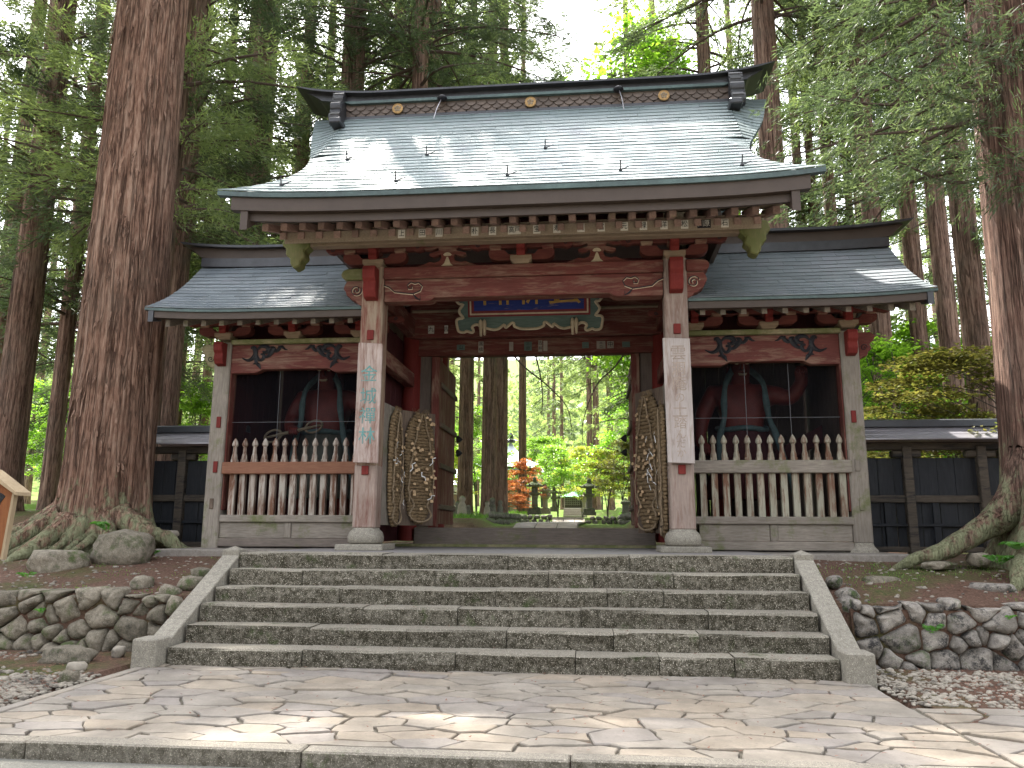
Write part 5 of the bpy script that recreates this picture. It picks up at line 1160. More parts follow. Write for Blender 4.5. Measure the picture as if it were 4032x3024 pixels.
# ================================================================== FENCES
def fence(x0, x1, posts, label, seed):
    r = random.Random(seed); f = thing('board_fence', label, 'fence'); Y = 2.0
    for px in posts:
        k = MB(); k.box(px - .075, px + .075, Y - .13, Y + .06, -.15, 1.75); p = k.build('fence_post', M['fencebeam'], f, bevel=.012)
        k = MB(); k.box(px - .24, px + .24, Y - .10, Y + .05, 1.56, 1.68); k.build('post_bracket', M['fencebeam'], p, bevel=.02)
    x = x0
    while x < x1 - .02:
        w_ = min(r.uniform(.19, .30), x1 - x); d = r.uniform(-.006, .006)
        k = MB(); k.box(x + .002, x + w_ - .002, Y - .02 + d, Y + .01 + d, .84, 1.555); k.build('fence_board', M['fence'], f, bevel=.003)
        k = MB(); k.box(x + .004, x + w_ - .004, Y - .01 - d, Y + .02 - d, .05, .83); k.build('fence_board', M['fence'], f, bevel=.003); x += w_
    x = x0 + .55
    while x < x1:
        k = MB(); k.box(x - .05, x + .05, Y - .06, Y - .015, .05, .80); k.build('fence_stile', M['fence'], f, bevel=.004); x += .78
    for z0, z1, mt in ((.80, .92, 'fencebeam'), (-.02, .07, 'fencebeam'), (.40, .45, 'fence')):
        k = MB(); k.box(x0, x1, Y - .075, Y - .02, z0, z1); k.build('fence_rail', M[mt], f, bevel=.008)
    k = MB(); k.box(x0 - .05, x1 + .1, Y - .09, Y + .09, 1.69, 1.82); k.build('eave_beam', M['fencebeam'], f, bevel=.012)
    for i in range(3):
        y0, z0 = Y - .42 + .14 * i, 1.83 + .085 * i
        for s in (1, -1):
            k = MB(); k.prism([(s * (y0 - Y) + Y, z0), (s * (y0 + .17 - Y) + Y, z0 + .10), (s * (y0 + .17 - Y) + Y, z0 + .118), (s * (y0 - Y) + Y, z0 + .022)], 'X', x0 - .1, x1 + .15); k.build('roof_sheet', M['tin'], f)
    k = MB(); k.prism([(Y - .10, 2.08), (Y + .10, 2.08), (Y + .08, 2.20), (Y, 2.225), (Y - .08, 2.20)], 'X', x0 - .1, x1 + .2); k.build('ridge_cap', M['tindark'], f, bevel=.01); return f
fence(5.50, 8.25, (6.42, 7.62, 8.15), 'black board fence with tin roof behind the long sloping cedar root', 3)
fence(-7.1, -5.5, (-6.5, -5.75), 'black board fence with tin roof tucked behind the mossy-rooted cedar', 4)

# notice sign at the edge of the gravel
ns = thing('notice_sign', 'orange wooden notice sign with little gabled roof and black lettering', 'sign', loc=(0, 0, 0))
X0, YN = -5.30, -4.2
k = MB(); k.prism([(X0 - .27, -.01), (X0 + .235, -.01), (X0 + .285, .68), (X0, .86), (X0 - .31, .68)], 'Y', YN - .02, YN + .02); k.build('board', M['noticewood'], ns)
k = MB(); k.box(X0 - .05, X0 + .05, YN + .022, YN + .10, -1.2, .75); k.build('post', M['newwood'], ns, bevel=.006)
for s in (-1, 1):
    k = MB(); k.prism([(X0, .93), (X0 + s * .375, .68), (X0 + s * .375, .64), (X0, .875)], 'Y', YN - .09, YN + .14); k.build('roof_board', M['newwood'], ns, bevel=.004)
k = MB(); k.prism([(X0 + .235, -.02), (X0 + .262, -.02), (X0 + .31, .66), (X0 + .285, .68)], 'Y', YN - .03, YN + .03); k.build('side_batten', M['newwood'], ns)
def blob(pts, ws):
    k = MB(); P_ = smooth3([(X0 + a, YN - .018, c) for a, c in pts], 5); m = len(P_); W_ = np.interp(np.linspace(0, 1, m), np.linspace(0, 1, len(ws)), ws); k.tube(P_, list(W_), 8); o = k.build('lettering', M['ink'], ns)
    for v in o.data.vertices: v.co.y = (YN - .018) + (v.co.y - (YN - .018)) * .25
blob([(-.20, .60), (-.05, .62), (.12, .63), (.18, .60)], [.03, .045, .05, .045]); blob([(.15, .58), (.02, .52), (-.02, .42), (.08, .44), (.10, .47)], [.035, .03, .03, .03, .03])
blob([(-.10, .33), (.05, .32), (.12, .28)], [.03, .04, .03]); blob([(-.2, .20), (0, .22), (.10, .20), (.17, .16)], [.03, .045, .045, .04]); blob([(-.1, .45), (-.12, .33), (-.14, .18)], [.025, .03, .02])
blob([(-.02, .12), (.06, .08), (.05, .0), (.12, .02)], [.035, .04, .03, .03]); blob([(-.18, .10), (-.16, .02)], [.03, .03])
# ================================================================== TREES
def smoothstep(a, b_, x): t_ = min(1, max(0, (x - a) / (b_ - a))); return t_ * t_ * (3 - 2 * t_)
def trunk_mesh(r0, H, seed, seg=28, flare=.5, fl_h=.8, ridges=9, lean=(0, 0), taper=.55, rings=None, amp=.05, base=-.4):
    """cedar trunk: fluted, tapering, with a flared foot"""
    zs = [base] + [base + .18 * i for i in range(1, 10)] + list(np.linspace(base + 2.0, H, rings or 16)); vs = []; ph = seed * 1.37
    for z in zs:
        h = max(0, z); q = r0 * (1 - (1 - taper) * h / H); f = flare * math.exp(-max(0, z + .1) / fl_h)
        for k_ in range(seg):
            a = 2 * math.pi * k_ / seg; d = 1 + amp * math.sin(ridges * a + ph + .25 * h) * .6 + amp * mnoise.noise(Vector((math.cos(a) * 2.5, math.sin(a) * 2.5, h * .22 + ph))) + amp * .8 * mnoise.noise(Vector((math.cos(a) * 7, math.sin(a) * 7, h * .12 + ph)))
            g = f * (.55 + .6 * max(0, math.sin(5 * a + ph)) ** 1.5)
            vs.append((q * (d + g) * math.cos(a) + lean[0] * h, q * (d + g) * math.sin(a) + lean[1] * h, z))
    m = len(zs); k = MB(); k.add(vs, [(i * seg + a, i * seg + (a + 1) % seg, (i + 1) * seg + (a + 1) % seg, (i + 1) * seg + a) for i in range(m - 1) for a in range(seg)] + [tuple((m - 1) * seg + a for a in range(seg))])
    return k.mesh('trunk', smooth=True, fix=False)
def blades(P0, D, L, W, rs):
    """thin diamond leaves: P0 base, D unit direction, lengths L, widths W"""
    n = len(P0); rnd = rs.normal(size=(n, 3)); S_ = np.cross(D, rnd); S_ /= np.linalg.norm(S_, axis=1, keepdims=True) + 1e-9
    mid = P0 + D * (L * .45)[:, None]; V = np.stack([P0, mid + S_ * W[:, None], P0 + D * L[:, None], mid - S_ * W[:, None]], 1).reshape(-1, 3)
    return V, np.arange(4 * n).reshape(-1, 4)
def cedar_crown(seed, z0, z1, Rm, nb, per_m, nbl, bl, bw, droop=.35, rt_=.3, low=1.0):
    rs = np.random.default_rng(seed); limbs = MB(); SP = []; SD_ = []
    for i in range(nb):
        u = rs.random() ** 1.25; z = z0 + (z1 - z0) * u; az = rs.uniform(0, 2 * math.pi); L = Rm * (1 - u * .93) ** .55 * rs.uniform(.6, 1.12) * (low if u < .15 else 1)
        d = np.array([math.cos(az), math.sin(az), 0.]); m = 7; pts = []
        up_ = rs.uniform(-.15, .25); dr = droop * rs.uniform(.6, 1.4); ben = rs.uniform(-.25, .25)
        for q in range(m + 1):
            f = q / m; a2 = az + ben * f; pts.append(np.array([math.cos(a2) * (rt_ * .6 + L * f), math.sin(a2) * (rt_ * .6 + L * f), z + L * (up_ * f - dr * f * f + .45 * dr * max(0, f - .6) ** 1.2)]))
        limbs.tube(pts, [max(.008, .055 * (L / 4) * (1 - .85 * q / m)) for q in range(m + 1)], 5, False)
        ns = max(4, int(L * per_m)); f = np.clip(1 - rs.random(ns) ** 1.5 * .82, .12, 1); 
        for ff in f:
            i0 = min(m - 1, int(ff * m)); fr = ff * m - i0; p = pts[i0] * (1 - fr) + pts[i0 + 1] * fr
            side = np.array([-d[1], d[0], 0]) * rs.normal(0, .30) * (L / 4 * .6 + .5) * (.35 + .65 * math.sin(math.pi * min(1, ff * 1.05))); p = p + side + np.array([0, 0, rs.normal(-.07, .13)])
            dd = d * .9 + side * .8 + np.array([0, 0, rs.uniform(-.75, .12)]); SP.append(p); SD_.append(dd / (np.linalg.norm(dd) + 1e-9))
    SP = np.array(SP); SD_ = np.array(SD_); n = len(SP)
    P0 = np.repeat(SP, nbl, 0) + rs.normal(0, .07, (n * nbl, 3)) + np.repeat(SD_, nbl, 0) * rs.uniform(-.10, .25, (n * nbl, 1)); D = np.repeat(SD_, nbl, 0) + rs.normal(0, .42, (n * nbl, 3)); D /= np.linalg.norm(D, axis=1, keepdims=True)
    V, F = blades(P0, D, rs.uniform(.55, 1.3, n * nbl) * bl, rs.uniform(.7, 1.3, n * nbl) * bw, rs)
    return npmesh('foliage', V, F, 4), limbs.mesh('limbs', fix=False)
NEAR = [cedar_crown(100 + i, 4.5, 24, 4.3, 100, 9.0, 16, .20, .015) for i in range(4)]
MID = [cedar_crown(120 + i, 4.2, 30, 4.4, 95, 5.8, 11, .30, .024) for i in range(4)]
FAR = [cedar_crown(140 + i, 3.0, 35, 4.4, 75, 3.6, 9, .45, .045) for i in range(3)]
def cedar(x, y, dia, label, crown=None, group=None, H=37, cz=0.0, cs=1.0, mat='cedar', seed=None, barkm='bark', taper=.55, z=None, name='cedar_tree'):
    seed = seed if seed is not None else int(abs(x * 37 + y * 91)); z = gh(x, y) if z is None else z
    t_ = thing(name, label, 'tree', group, (x, y, z)); 
    obj('trunk', trunk_mesh(dia / 2, H, seed, 22, .35, .5, 7 + seed % 4), M[barkm], t_)
    if crown is not None:
        fo, li = crown
        for nm, me, mt in (('foliage', fo, mat), ('limbs', li, 'twig')):
            o = bpy.data.objects.new(nm, me); COL.objects.link(o); o.parent = t_
            if not me.materials: me.materials.append(M[mt])
            o.location = (0, 0, cz); o.rotation_euler = (0, 0, seed * 2.399); o.scale = (cs, cs, 1)
            if nm == 'limbs': o['kind'] = 'stuff'
            if nm == 'foliage': o.material_slots[0].link = 'OBJECT'; o.material_slots[0].material = M[mt]
    return t_
GRP = 'cedars in the grove behind the gate'
def at(px, py, Y):
    """photo pixel (2212 wide) -> point at depth Y"""
    S_ = 4032 / 2212; d = fw + rt * ((px * S_ - 2016) / FPX) - up * ((py * S_ - 1512) / FPX); return CAM + d * ((Y - CAM.y) / d.y)
# px, py of the trunk in the photograph, its width there, depth, crown start shift
TR = [(85, 430, 62, 9, 'N', 1), (38, 400, 35, 18, 'M', 0), (92, 520, 33, 16, 'M', 2), (385, 590, 46, 8, 'N', 0), (440, 150, 28, 22, 'M', 1), (536, 270, 32, 18, 'M', 3), (578, 260, 32, 20, 'M', 0), (540, 495, 46, 12, 'N', 2),
      (765, 100, 56, 10, 'N', 6), (970, 140, 28, 26, 'N', 6), (1518, 80, 35, 18, 'M', 6), (1660, 230, 56, 11, 'N', 4), (1753, 400, 22, 24, 'M', 2), (1790, 400, 28, 20, 'M', 4), (1886, 420, 24, 24, 'M', 3), (1968, 440, 25, 20, 'M', 5),
      (2068, 350, 52, 9, 'N', 3), (2046, 690, 42, 12, 'N', 4), (1908, 780, 44, 12, 'N', 6), (1981, 680, 34, 15, 'M', 4), (1861, 790, 18, 26, 'M', 2),
      (971, 900, 20, 44, 'F', 2), (1006, 950, 33, 25, 'N', 5), (1056, 950, 30, 23, 'N', 3), (1083, 950, 28, 24, 'N', 7), (1273, 900, 13, 54, 'F', 6), (1287, 900, 15, 54, 'F', 5), (1318, 950, 15, 58, 'F', 4), (1213, 850, 8, 75, 'F', 3)]
TL = ['stout cedar with fissured bark seen past the orange notice sign', 'slender cedar in deep shade left of the fissured trunk', 'thin pale cedar stem between the fissured trunk and the giant mossy-rooted one', 'slim cedar between the mossy-rooted trunk and the wing roof', 'grey far cedar behind sprays right of the giant mossy-rooted trunk', 'darker of two slim stems rising left of the upper eave', 'redder of two slim stems rising left of the upper eave', 'reddish trunk directly behind the upper eave corner above the wing', 'thick pale-barked cedar rising behind the ridge near its curled end', 'far cedar trunk between ridge lamp and middle medallion', 'slim straight cedar beside the broadleaf tree above the ridge', 'thick furrowed cedar behind the upturned ridge tip among green sprays', 'thin trunk just past the upper eave corner with the green maple', 'second thin trunk past the upper eave corner', 'slim cedar with side branches over the wing ridge tip', 'bare slim cedar in the light gap past the wing ridge tip', 'broad cedar just left of the giant dark-barked trunk', 'reddish cedar behind the bronze maple', 'forked-looking brown cedar above the tin fence roof', 'straight cedar between the fence maple and the wing eave', 'thin cedar touching the outer post of the right wing', 'thin far cedar beside the open red door leaf', 'straight dark cedar nearest the mossy stones, framed in the doorway', 'left twin of the paired cedars inside the doorway', 'right twin of the paired cedars inside the doorway', 'left stem of the far pair above the right-hand lantern', 'right stem of the far pair above the right-hand lantern', 'far cedar beside the golden maple in the doorway', 'thin hazy cedar in the bright gap over the shrine']
for i, (px, py, wd, Y, kd, sh) in enumerate(TR):
    sh += 3 if px < 900 else 7 if px > 1400 else 4
    p = at(px, py, Y); d = (p - CAM).dot(fw); dia = wd / 1692 * d; pool = {'N': NEAR, 'M': MID, 'F': FAR}[kd]
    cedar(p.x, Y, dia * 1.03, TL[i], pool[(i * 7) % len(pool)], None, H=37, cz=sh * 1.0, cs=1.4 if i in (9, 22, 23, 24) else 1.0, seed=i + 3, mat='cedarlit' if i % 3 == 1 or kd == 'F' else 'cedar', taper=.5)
CANOPY = ['cedar behind the left half of the copper roof, its trunk hidden by the gate', 'dense dark cedar rising behind the roof between the medallions', 'nearest dark cedar crown hanging over the left part of the ridge', 'shaded cedar behind the reddish twin stems by the eave', 'feathery cedar top left of the bright sky gap', 'cedar crown over the middle medallion', 'cedar crown under the broadleaf tree right of the sky gap', 'cedar behind the broadleaf leaves over the ridge', 'cedar between the slim trunk and the furrowed trunk', 'far cedar crown seen over the ridge lamp', 'cedar whose sprays fill the gap right of the giant mossy-rooted trunk', 'cedar behind the giant mossy-rooted trunk', 'pale far cedar between the reddish stems and the giant trunk', 'cedar beside the upper eave corner with drooping sprays', 'far cedar filling the light gap over the right wing', 'cedar behind the giant dark-barked trunk', 'far cedar between the two slim trunks over the wing roof', 'cedar in the shade between the fissured trunk and the giant', 'cedar crown reaching over the ridge as far as the bright sky gap', 'second cedar crown just behind the one beside the sky gap']
# more of the grove further back, hidden among the others
rg = random.Random(99); pts = []
tries = 0
while len(pts) < 44 and tries < 6000:
    tries += 1; Y = rg.uniform(26, 105); X = rg.uniform(-.75, .75) * (Y + 14) - .1 * Y
    if Y < 76 and -14 - .12 * Y < X < 12: continue
    if any((X - a) ** 2 + (Y - c) ** 2 < 26 for a, c in pts): continue
    pts.append((X, Y))
for i, (X, Y) in enumerate(pts):
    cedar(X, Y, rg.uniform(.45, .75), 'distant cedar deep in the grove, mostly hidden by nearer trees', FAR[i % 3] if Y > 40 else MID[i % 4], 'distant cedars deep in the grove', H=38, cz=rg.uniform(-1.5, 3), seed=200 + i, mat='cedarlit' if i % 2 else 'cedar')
for i, (px, Y, cz_) in enumerate(((650, 15, 3), (850, 16, 4), (900, 9, 8), (700, 24, 1), (1130, 38, 9), (1020, 31, 8), (1360, 34, 1), (1420, 30, 2), (1590, 34, 3), (880, 30, 0), (330, 14, 1), (260, 22, 0), (480, 30, 0), (1725, 26, 7), (1830, 36, 3), (2150, 15, 1), (2010, 28, 0), (180, 12, 1.5), (928, 14, 10), (935, 19, 9))):
    p = at(px, 400, Y); cedar(p.x, Y, .55, CANOPY[i], (NEAR if Y < 15 or i in (4, 5, 1, 18, 19) else MID)[i % 4], None, cz=cz_, seed=500 + i, mat='cedarlit' if i % 3 == 0 else 'cedar')
for i, (X, Y) in enumerate(((-22, -22), (-14, -26), (-7, -24), (0, -27), (7, -24), (14, -26), (21, -21), (-18, -33), (-10, -34), (-3, -35), (4, -34), (11, -34), (18, -32), (-19, -12), (20, -11), (26, -3), (-26, -4))):  # added out of view to cut low sky light under the eaves
    cedar(X, Y, .7, 'unseen cedar added outside the view to dim the gate front', MID[i % 4], 'unseen cedars added to dim the gate front', cz=-1.0, seed=700 + i, z=-1.35)
# trees beside and above the court, only their branches reach into view
for (X, Y, cz_, cs_, lb) in ((-12.5, -.5, 6.0, 1.0, 'leafy cedar beyond the left edge whose low sprays hang over the notice sign'), (-15.0, 3.5, 6.0, .9, 'cedar with low dark sprays left of the fissured trunk'), (9.8, 4.5, 3.0, 1.0, 'cedar with low sprays hanging over the right wing roof'), (12.0, .5, 2.5, 1.0, 'cedar with green sprays beside the sloping-rooted trunk'), (-9.2, 5.0, 3.0, 1.0, 'bushy cedar close behind the left wing')):
    cedar(X, Y, .7, lb, NEAR[int(abs(X)) % 4], None, cz=cz_, cs=cs_, seed=int(abs(X * 3)), mat='cedarlit' if X < 0 else 'cedar')

# the two giant cedars flanking the gate
def root(k, pts, rs, n=10): 
    P_ = smooth3(pts, 5); W_ = np.interp(np.linspace(0, 1, len(P_)), np.linspace(0, 1, len(rs)), rs); b0 = len(k.v); k.tube(P_, list(W_), n)
    for i in range(b0, len(k.v)):
        v = Vector(k.v[i]); d_ = .05 * fbm(v * 3.1, 3) + .035 * fbm(v * 10, 3); k.v[i] = (v.x + d_, v.y + d_ * .6, v.z + d_)
bigL = thing('giant_cedar', 'giant cedar with moss-grown foot and exposed gnarled roots', 'tree', loc=(-7.34, 1.0, 0)); bigL.scale = (1.15, 1.15, 1.0)
obj('trunk', trunk_mesh(.615, 30, 5, 150, .62, .42, 13, (-.002, 0), .66, 60, .055, -.45), M['barkbig'], bigL)
RT = [([(-.45, -.35, .55), (-.85, -.55, .25), (-1.25, -.85, .12), (-1.75, -1.0, -.05), (-2.3, -1.1, -.35)], [.30, .20, .15, .11, .06]),
      ([(-.35, -.5, .50), (-.60, -.85, .18), (-.78, -1.15, -.12), (-.55, -1.30, -.26), (-.42, -1.42, -.40)], [.26, .16, .14, .12, .08]),
      ([(-.10, -.60, .45), (-.22, -.95, .12), (-.35, -1.25, -.15), (-.45, -1.55, -.42)], [.25, .17, .14, .10]),
      ([(.10, -.62, .40), (.02, -.85, .05), (.0, -.95, -.35)], [.22, .13, .10]),
      ([(-.6, -.2, .4), (-1.0, -.4, .02), (-1.2, -.95, -.2), (-1.3, -1.3, -.42)], [.25, .17, .14, .10]),
      ([(.45, -.35, .55), (.85, -.45, .28), (1.15, -.42, .20), (1.4, -.35, .02), (1.6, -.3, -.15)], [.27, .19, .14, .11, .07]),
      ([(.5, -.1, .4), (.95, -.15, .10), (1.35, .0, -.05), (1.8, .2, -.2)], [.25, .15, .10, .06]), ([(.35, -.5, .35), (.6, -.75, .0), (.75, -.85, -.35)], [.22, .14, .10]),
      ([(-.9, -.6, .15), (-1.4, -.75, .18), (-2.0, -.7, .02), (-2.6, -.9, -.3)], [.10, .08, .06, .03])]
k = MB()
RT += [([(-.3 + .12 * i, -.55, .35 - .02 * i), (-.5 + .17 * i, -.95 - .05 * (i % 2), .02), (-.75 + .24 * i + .1 * math.sin(i * 2), -1.25 - .12 * (i % 3), -.22), (-.95 + .3 * i, -1.5 - .15 * (i % 2), -.42)], [.09, .075, .06, .03]) for i in range(6)]
RT += [([(-.7, -.35 - .1 * i, .30 - .08 * i), (-1.15, -.6 - .12 * i, .10 - .06 * i), (-1.6 - .1 * i, -.75 - .2 * i, -.02 - .08 * i), (-2.1, -1.0 - .2 * i, -.35)], [.09, .07, .055, .03]) for i in range(4)]
for pts, rs_ in RT: root(k, pts, [x_ * .78 for x_ in rs_])
k.build('roots', M['barkbig'], bigL, smooth=True, fix=False)
# loose bark strips
rb = random.Random(3); k = MB()
for i in range(260):
    a = rb.uniform(math.pi, 2 * math.pi); z = rb.uniform(1.2, 11); rr = .615 * (1 - .34 * z / 30) * 1.015; L = rb.uniform(.15, .7); w_ = rb.uniform(.012, .035); tx = Vector((-math.sin(a), math.cos(a), 0)); o_ = Vector((math.cos(a) * rr - .004 * z, math.sin(a) * rr, z)); out = Vector((math.cos(a), math.sin(a), 0)); k_ = rb.uniform(.015, .05)
    k.add([o_ - tx * w_, o_ + tx * w_, o_ + tx * w_ * .7 + out * k_ + Vector((0, 0, -L * .5)), o_ - tx * w_ * .7 + out * k_ + Vector((0, 0, -L * .5)), o_ + tx * w_ * .4 + out * k_ * 1.4 + Vector((0, 0, -L)), o_ - tx * w_ * .2 + out * k_ * 1.4 + Vector((0, 0, -L))], [(0, 1, 2, 3), (3, 2, 4, 5)])
k.build('loose_bark', M['barkbig'], bigL, fix=False)['kind'] = 'stuff'
def add_crown(t_, cr, cz_, cs_, rz, mat):
    for nm, me, mt in (('foliage', cr[0], mat), ('limbs', cr[1], 'twig')):
        o = bpy.data.objects.new(nm, me); COL.objects.link(o); o.parent = t_; o.location = (0, 0, cz_); o.scale = (cs_, cs_, 1); o.rotation_euler = (0, 0, rz)
        if nm == 'foliage': o.material_slots[0].link = 'OBJECT'; o.material_slots[0].material = M[mt]
        else: o['kind'] = 'stuff'
add_crown(bigL, NEAR[1], 9.5, .87, 1.0, 'cedar')
bigR = thing('giant_cedar', 'giant dark-barked cedar with long root sloping down to the platform', 'tree', loc=(7.72, -.45, 0))
obj('trunk', trunk_mesh(.84, 30, 9, 100, .45, .5, 10, (.012, 0), .62, 60, .05, -.35), M['barkbigR'], bigR)
k = MB()
for pts, rs_ in [([(-.55, -.1, 1.35), (-.85, -.08, .75), (-1.25, -.05, .40), (-1.75, -.08, .12), (-2.3, -.15, -.06), (-2.6, -.2, -.2)], [.34, .26, .17, .13, .08, .03]), ([(-.55, -.4, .9), (-.85, -.65, .40), (-1.15, -.9, .05), (-1.45, -1.15, -.22), (-1.6, -1.3, -.4)], [.34, .25, .17, .10, .05]),
                 ([(-.2, -.7, .7), (-.3, -1.05, .1), (-.4, -1.4, -.4)], [.35, .25, .12]), ([(.3, -.7, .6), (.4, -1.1, .0), (.5, -1.4, -.4)], [.3, .2, .1])]: root(k, pts, rs_, 14)
k.build('roots', M['barkbigR'], bigR, smooth=True, fix=False)
# its low branches with fine sprays, reaching in front of the roof end
rs = np.random.default_rng(77); lim = MB(); SP = []; SDv = []
tips = [(4.3, .9, 6.6), (4.9, .3, 7.4), (5.1, -.6, 6.2), (5.6, -.9, 5.6), (5.2, 1.2, 8.2), (6.0, -1.4, 6.4), (6.2, -1.0, 7.6), (6.6, -1.7, 5.4), (7.0, -1.9, 6.9), (4.6, 1.4, 7.6), (7.6, -2.0, 6.0), (5.7, .2, 8.9), (6.9, -1.6, 8.3), (5.0, .2, 5.9), (4.7, 2.0, 8.8), (5.4, -1.0, 7.0)]
for (tx, ty, tz) in tips:
    a = np.array([7.72, -.45, tz + rs.uniform(.2, 1.2)]); c = np.array([tx, ty, tz]); mid = (a + c) / 2 + np.array([rs.uniform(-.2, .2), rs.uniform(-.3, .3), rs.uniform(-.5, -.1)])
    P_ = smooth3([tuple(a), tuple(mid), tuple(c)], 8); lim.tube([p - Vector((7.72, -.45, 0)) for p in P_], [.05 * (1 - .85 * i / len(P_)) for i in range(len(P_))], 5, False)
    dirn = (c - mid); dirn /= np.linalg.norm(dirn)
    for q in range(62):
        f = 1 - rs.random() ** 1.3 * .75; p = np.array(P_[min(len(P_) - 1, int(f * (len(P_) - 1)))]) + rs.normal(0, .26, 3) * np.array([1, 1, .7]); dd = dirn * .7 + rs.normal(0, .45, 3) + np.array([0, 0, -.45]); SP.append(p - np.array([7.72, -.45, 0])); SDv.append(dd / np.linalg.norm(dd))
SP = np.array(SP); SDv = np.array(SDv); nbl = 20; n = len(SP)
P0 = np.repeat(SP, nbl, 0) + np.repeat(SDv, nbl, 0) * rs.uniform(-.05, .28, (n * nbl, 1)) + rs.normal(0, .03, (n * nbl, 3)); D = np.repeat(SDv, nbl, 0) + rs.normal(0, .38, (n * nbl, 3)); D /= np.linalg.norm(D, axis=1, keepdims=True)
V, F = blades(P0, D, rs.uniform(.07, .17, n * nbl), rs.uniform(.005, .011, n * nbl), rs)
obj('foliage', npmesh('foliage', V, F, 4), M['cedar'], bigR); lim.build('limbs', M['twig'], bigR, fix=False)['kind'] = 'stuff'
add_crown(bigR, NEAR[2], 6.5, 1.0, 2.0, 'cedar')

# maples: layered sprays of small leaves
def maple_mesh(seed, H, Rm, npads, nleaf, ls, flat=.10, z0=.35, stems=3):
    rs = np.random.default_rng(seed); tw = MB(); C_ = []; Rr = []; 
    ends = []
    for s_ in range(stems):
        az = rs.uniform(0, 6.28); l = rs.uniform(.15, .4) * Rm; pts = [(0, 0, -.2), (.2 * l * math.cos(az), .2 * l * math.sin(az), H * .25), (l * math.cos(az + .3), l * math.sin(az + .3), H * .55), (l * 1.5 * math.cos(az), l * 1.5 * math.sin(az), H * .85)]
        P_ = smooth3(pts, 5); tw.tube(P_, [max(.012, .045 * H / 5 * (1 - i / len(P_))) for i in range(len(P_))], 6, False); ends.append(P_)
    for i in range(npads):
        u = rs.random(); z = H * (z0 + (1 - z0) * u); rr = Rm * (1 - .75 * ((u - .25) / .75 if u > .25 else .3 - u) ** 1.3) * math.sqrt(rs.random()) ; az = rs.uniform(0, 6.28); c = np.array([rr * math.cos(az), rr * math.sin(az), z - .18 * rr]); C_.append(c); Rr.append(rs.uniform(.35, .75) * Rm * .38)
        P_ = ends[i % stems]; b0 = P_[min(len(P_) - 1, int(len(P_) * (.35 + .5 * u)))]; tw.tube(smooth3([tuple(b0), tuple((np.array(b0) + c) / 2 + np.array([0, 0, .12])), tuple(c)], 3), [.012 * H / 4, .01, .008, .007, .006, .005, .004], 4, False)
    C_ = np.array(C_); Rr = np.array(Rr); idx = rs.integers(0, npads, nleaf); a = rs.uniform(0, 6.28, nleaf); q = np.sqrt(rs.random(nleaf)) * Rr[idx]
    P0 = C_[idx] + np.stack([q * np.cos(a), q * np.sin(a), rs.normal(0, flat, nleaf) * Rm * .3 - .12 * q], 1); th = rs.uniform(0, 6.28, nleaf); tl = rs.normal(0, .35, (nleaf, 2)); s = ls * rs.uniform(.6, 1.3, nleaf)
    dx = np.stack([np.cos(th), np.sin(th), tl[:, 0]], 1); dy = np.stack([-np.sin(th), np.cos(th), tl[:, 1]], 1)
    V = np.stack([P0, P0 + dx * (s * .55)[:, None] + dy * (s * .42)[:, None], P0 + dx * s[:, None], P0 + dx * (s * .55)[:, None] - dy * (s * .42)[:, None]], 1).reshape(-1, 3)
    return npmesh('leaves', V, np.arange(4 * nleaf).reshape(-1, 4), 4), tw.mesh('stems', fix=False)
MP = [maple_mesh(300 + i, 5.0, 2.4, 60, 9000, .11) for i in range(3)]
MPT = [maple_mesh(320 + i, 11.0, 3.6, 110, 16000, .16, .14, .35, 4) for i in range(2)]
MPS = [maple_mesh(340 + i, 4.2, 2.3, 46, 11000, .075, .05, .45, 4) for i in range(2)]
def maple(x, y, label, me, mat, sc3=(1, 1, 1), rz=0, group=None, z=None, name='maple_tree'):
    t_ = thing(name, label, 'tree', group, (x, y, gh(x, y) if z is None else z))
    for nm, m_, mt in (('leaves', me[0], mat), ('stems', me[1], 'mtwig')):
        o = bpy.data.objects.new(nm, m_); COL.objects.link(o); o.parent = t_; o.scale = sc3; o.rotation_euler = (0, 0, rz)
        if not m_.materials: m_.materials.append(M[mt])
        if nm == 'leaves': o.material_slots[0].link = 'OBJECT'; o.material_slots[0].material = M[mt]
    return t_
# behind the right fence
p = at(2075, 800, 4.2); maple(p.x, 4.2, 'bronze-tinged maple spreading above the black fence beside the big trunk', MPS[0], 'mapleB', (1.25, 1.25, .95), .4)
p = at(1985, 860, 5.5); maple(p.x, 5.5, 'small olive-bronze maple rising just over the tin fence roof', MPS[1], 'mapleB', (1.05, 1.05, .82), 2.2)
for i, (px, Y, s_, lb) in enumerate(((1900, 10, 1.0, 'bright green maple lit from behind, over the right fence'), (2000, 16, 1.35, 'broad bright maple in the sunlit gap right of the gate'), (1880, 22, 1.5, 'tall lime green maple far behind the right fence'), (2120, 20, 1.4, 'lime green maple partly hidden by the giant dark-barked cedar'), (150, 24, 1.3, 'bright green bush glimpsed between the trunks behind the notice sign'), (200, 30, 1.6, 'tall lime bush beyond the mossy-rooted cedar'), (40, 30, 1.5, 'pale green bush past the fissured trunk'), (420, 22, 1.2, 'green maple peeping over the fence beside the left wing'))):
    p = at(px, 950, Y); maple(p.x, Y, lb, MP[i % 3], 'maple', (s_, s_, s_), i * 1.3)
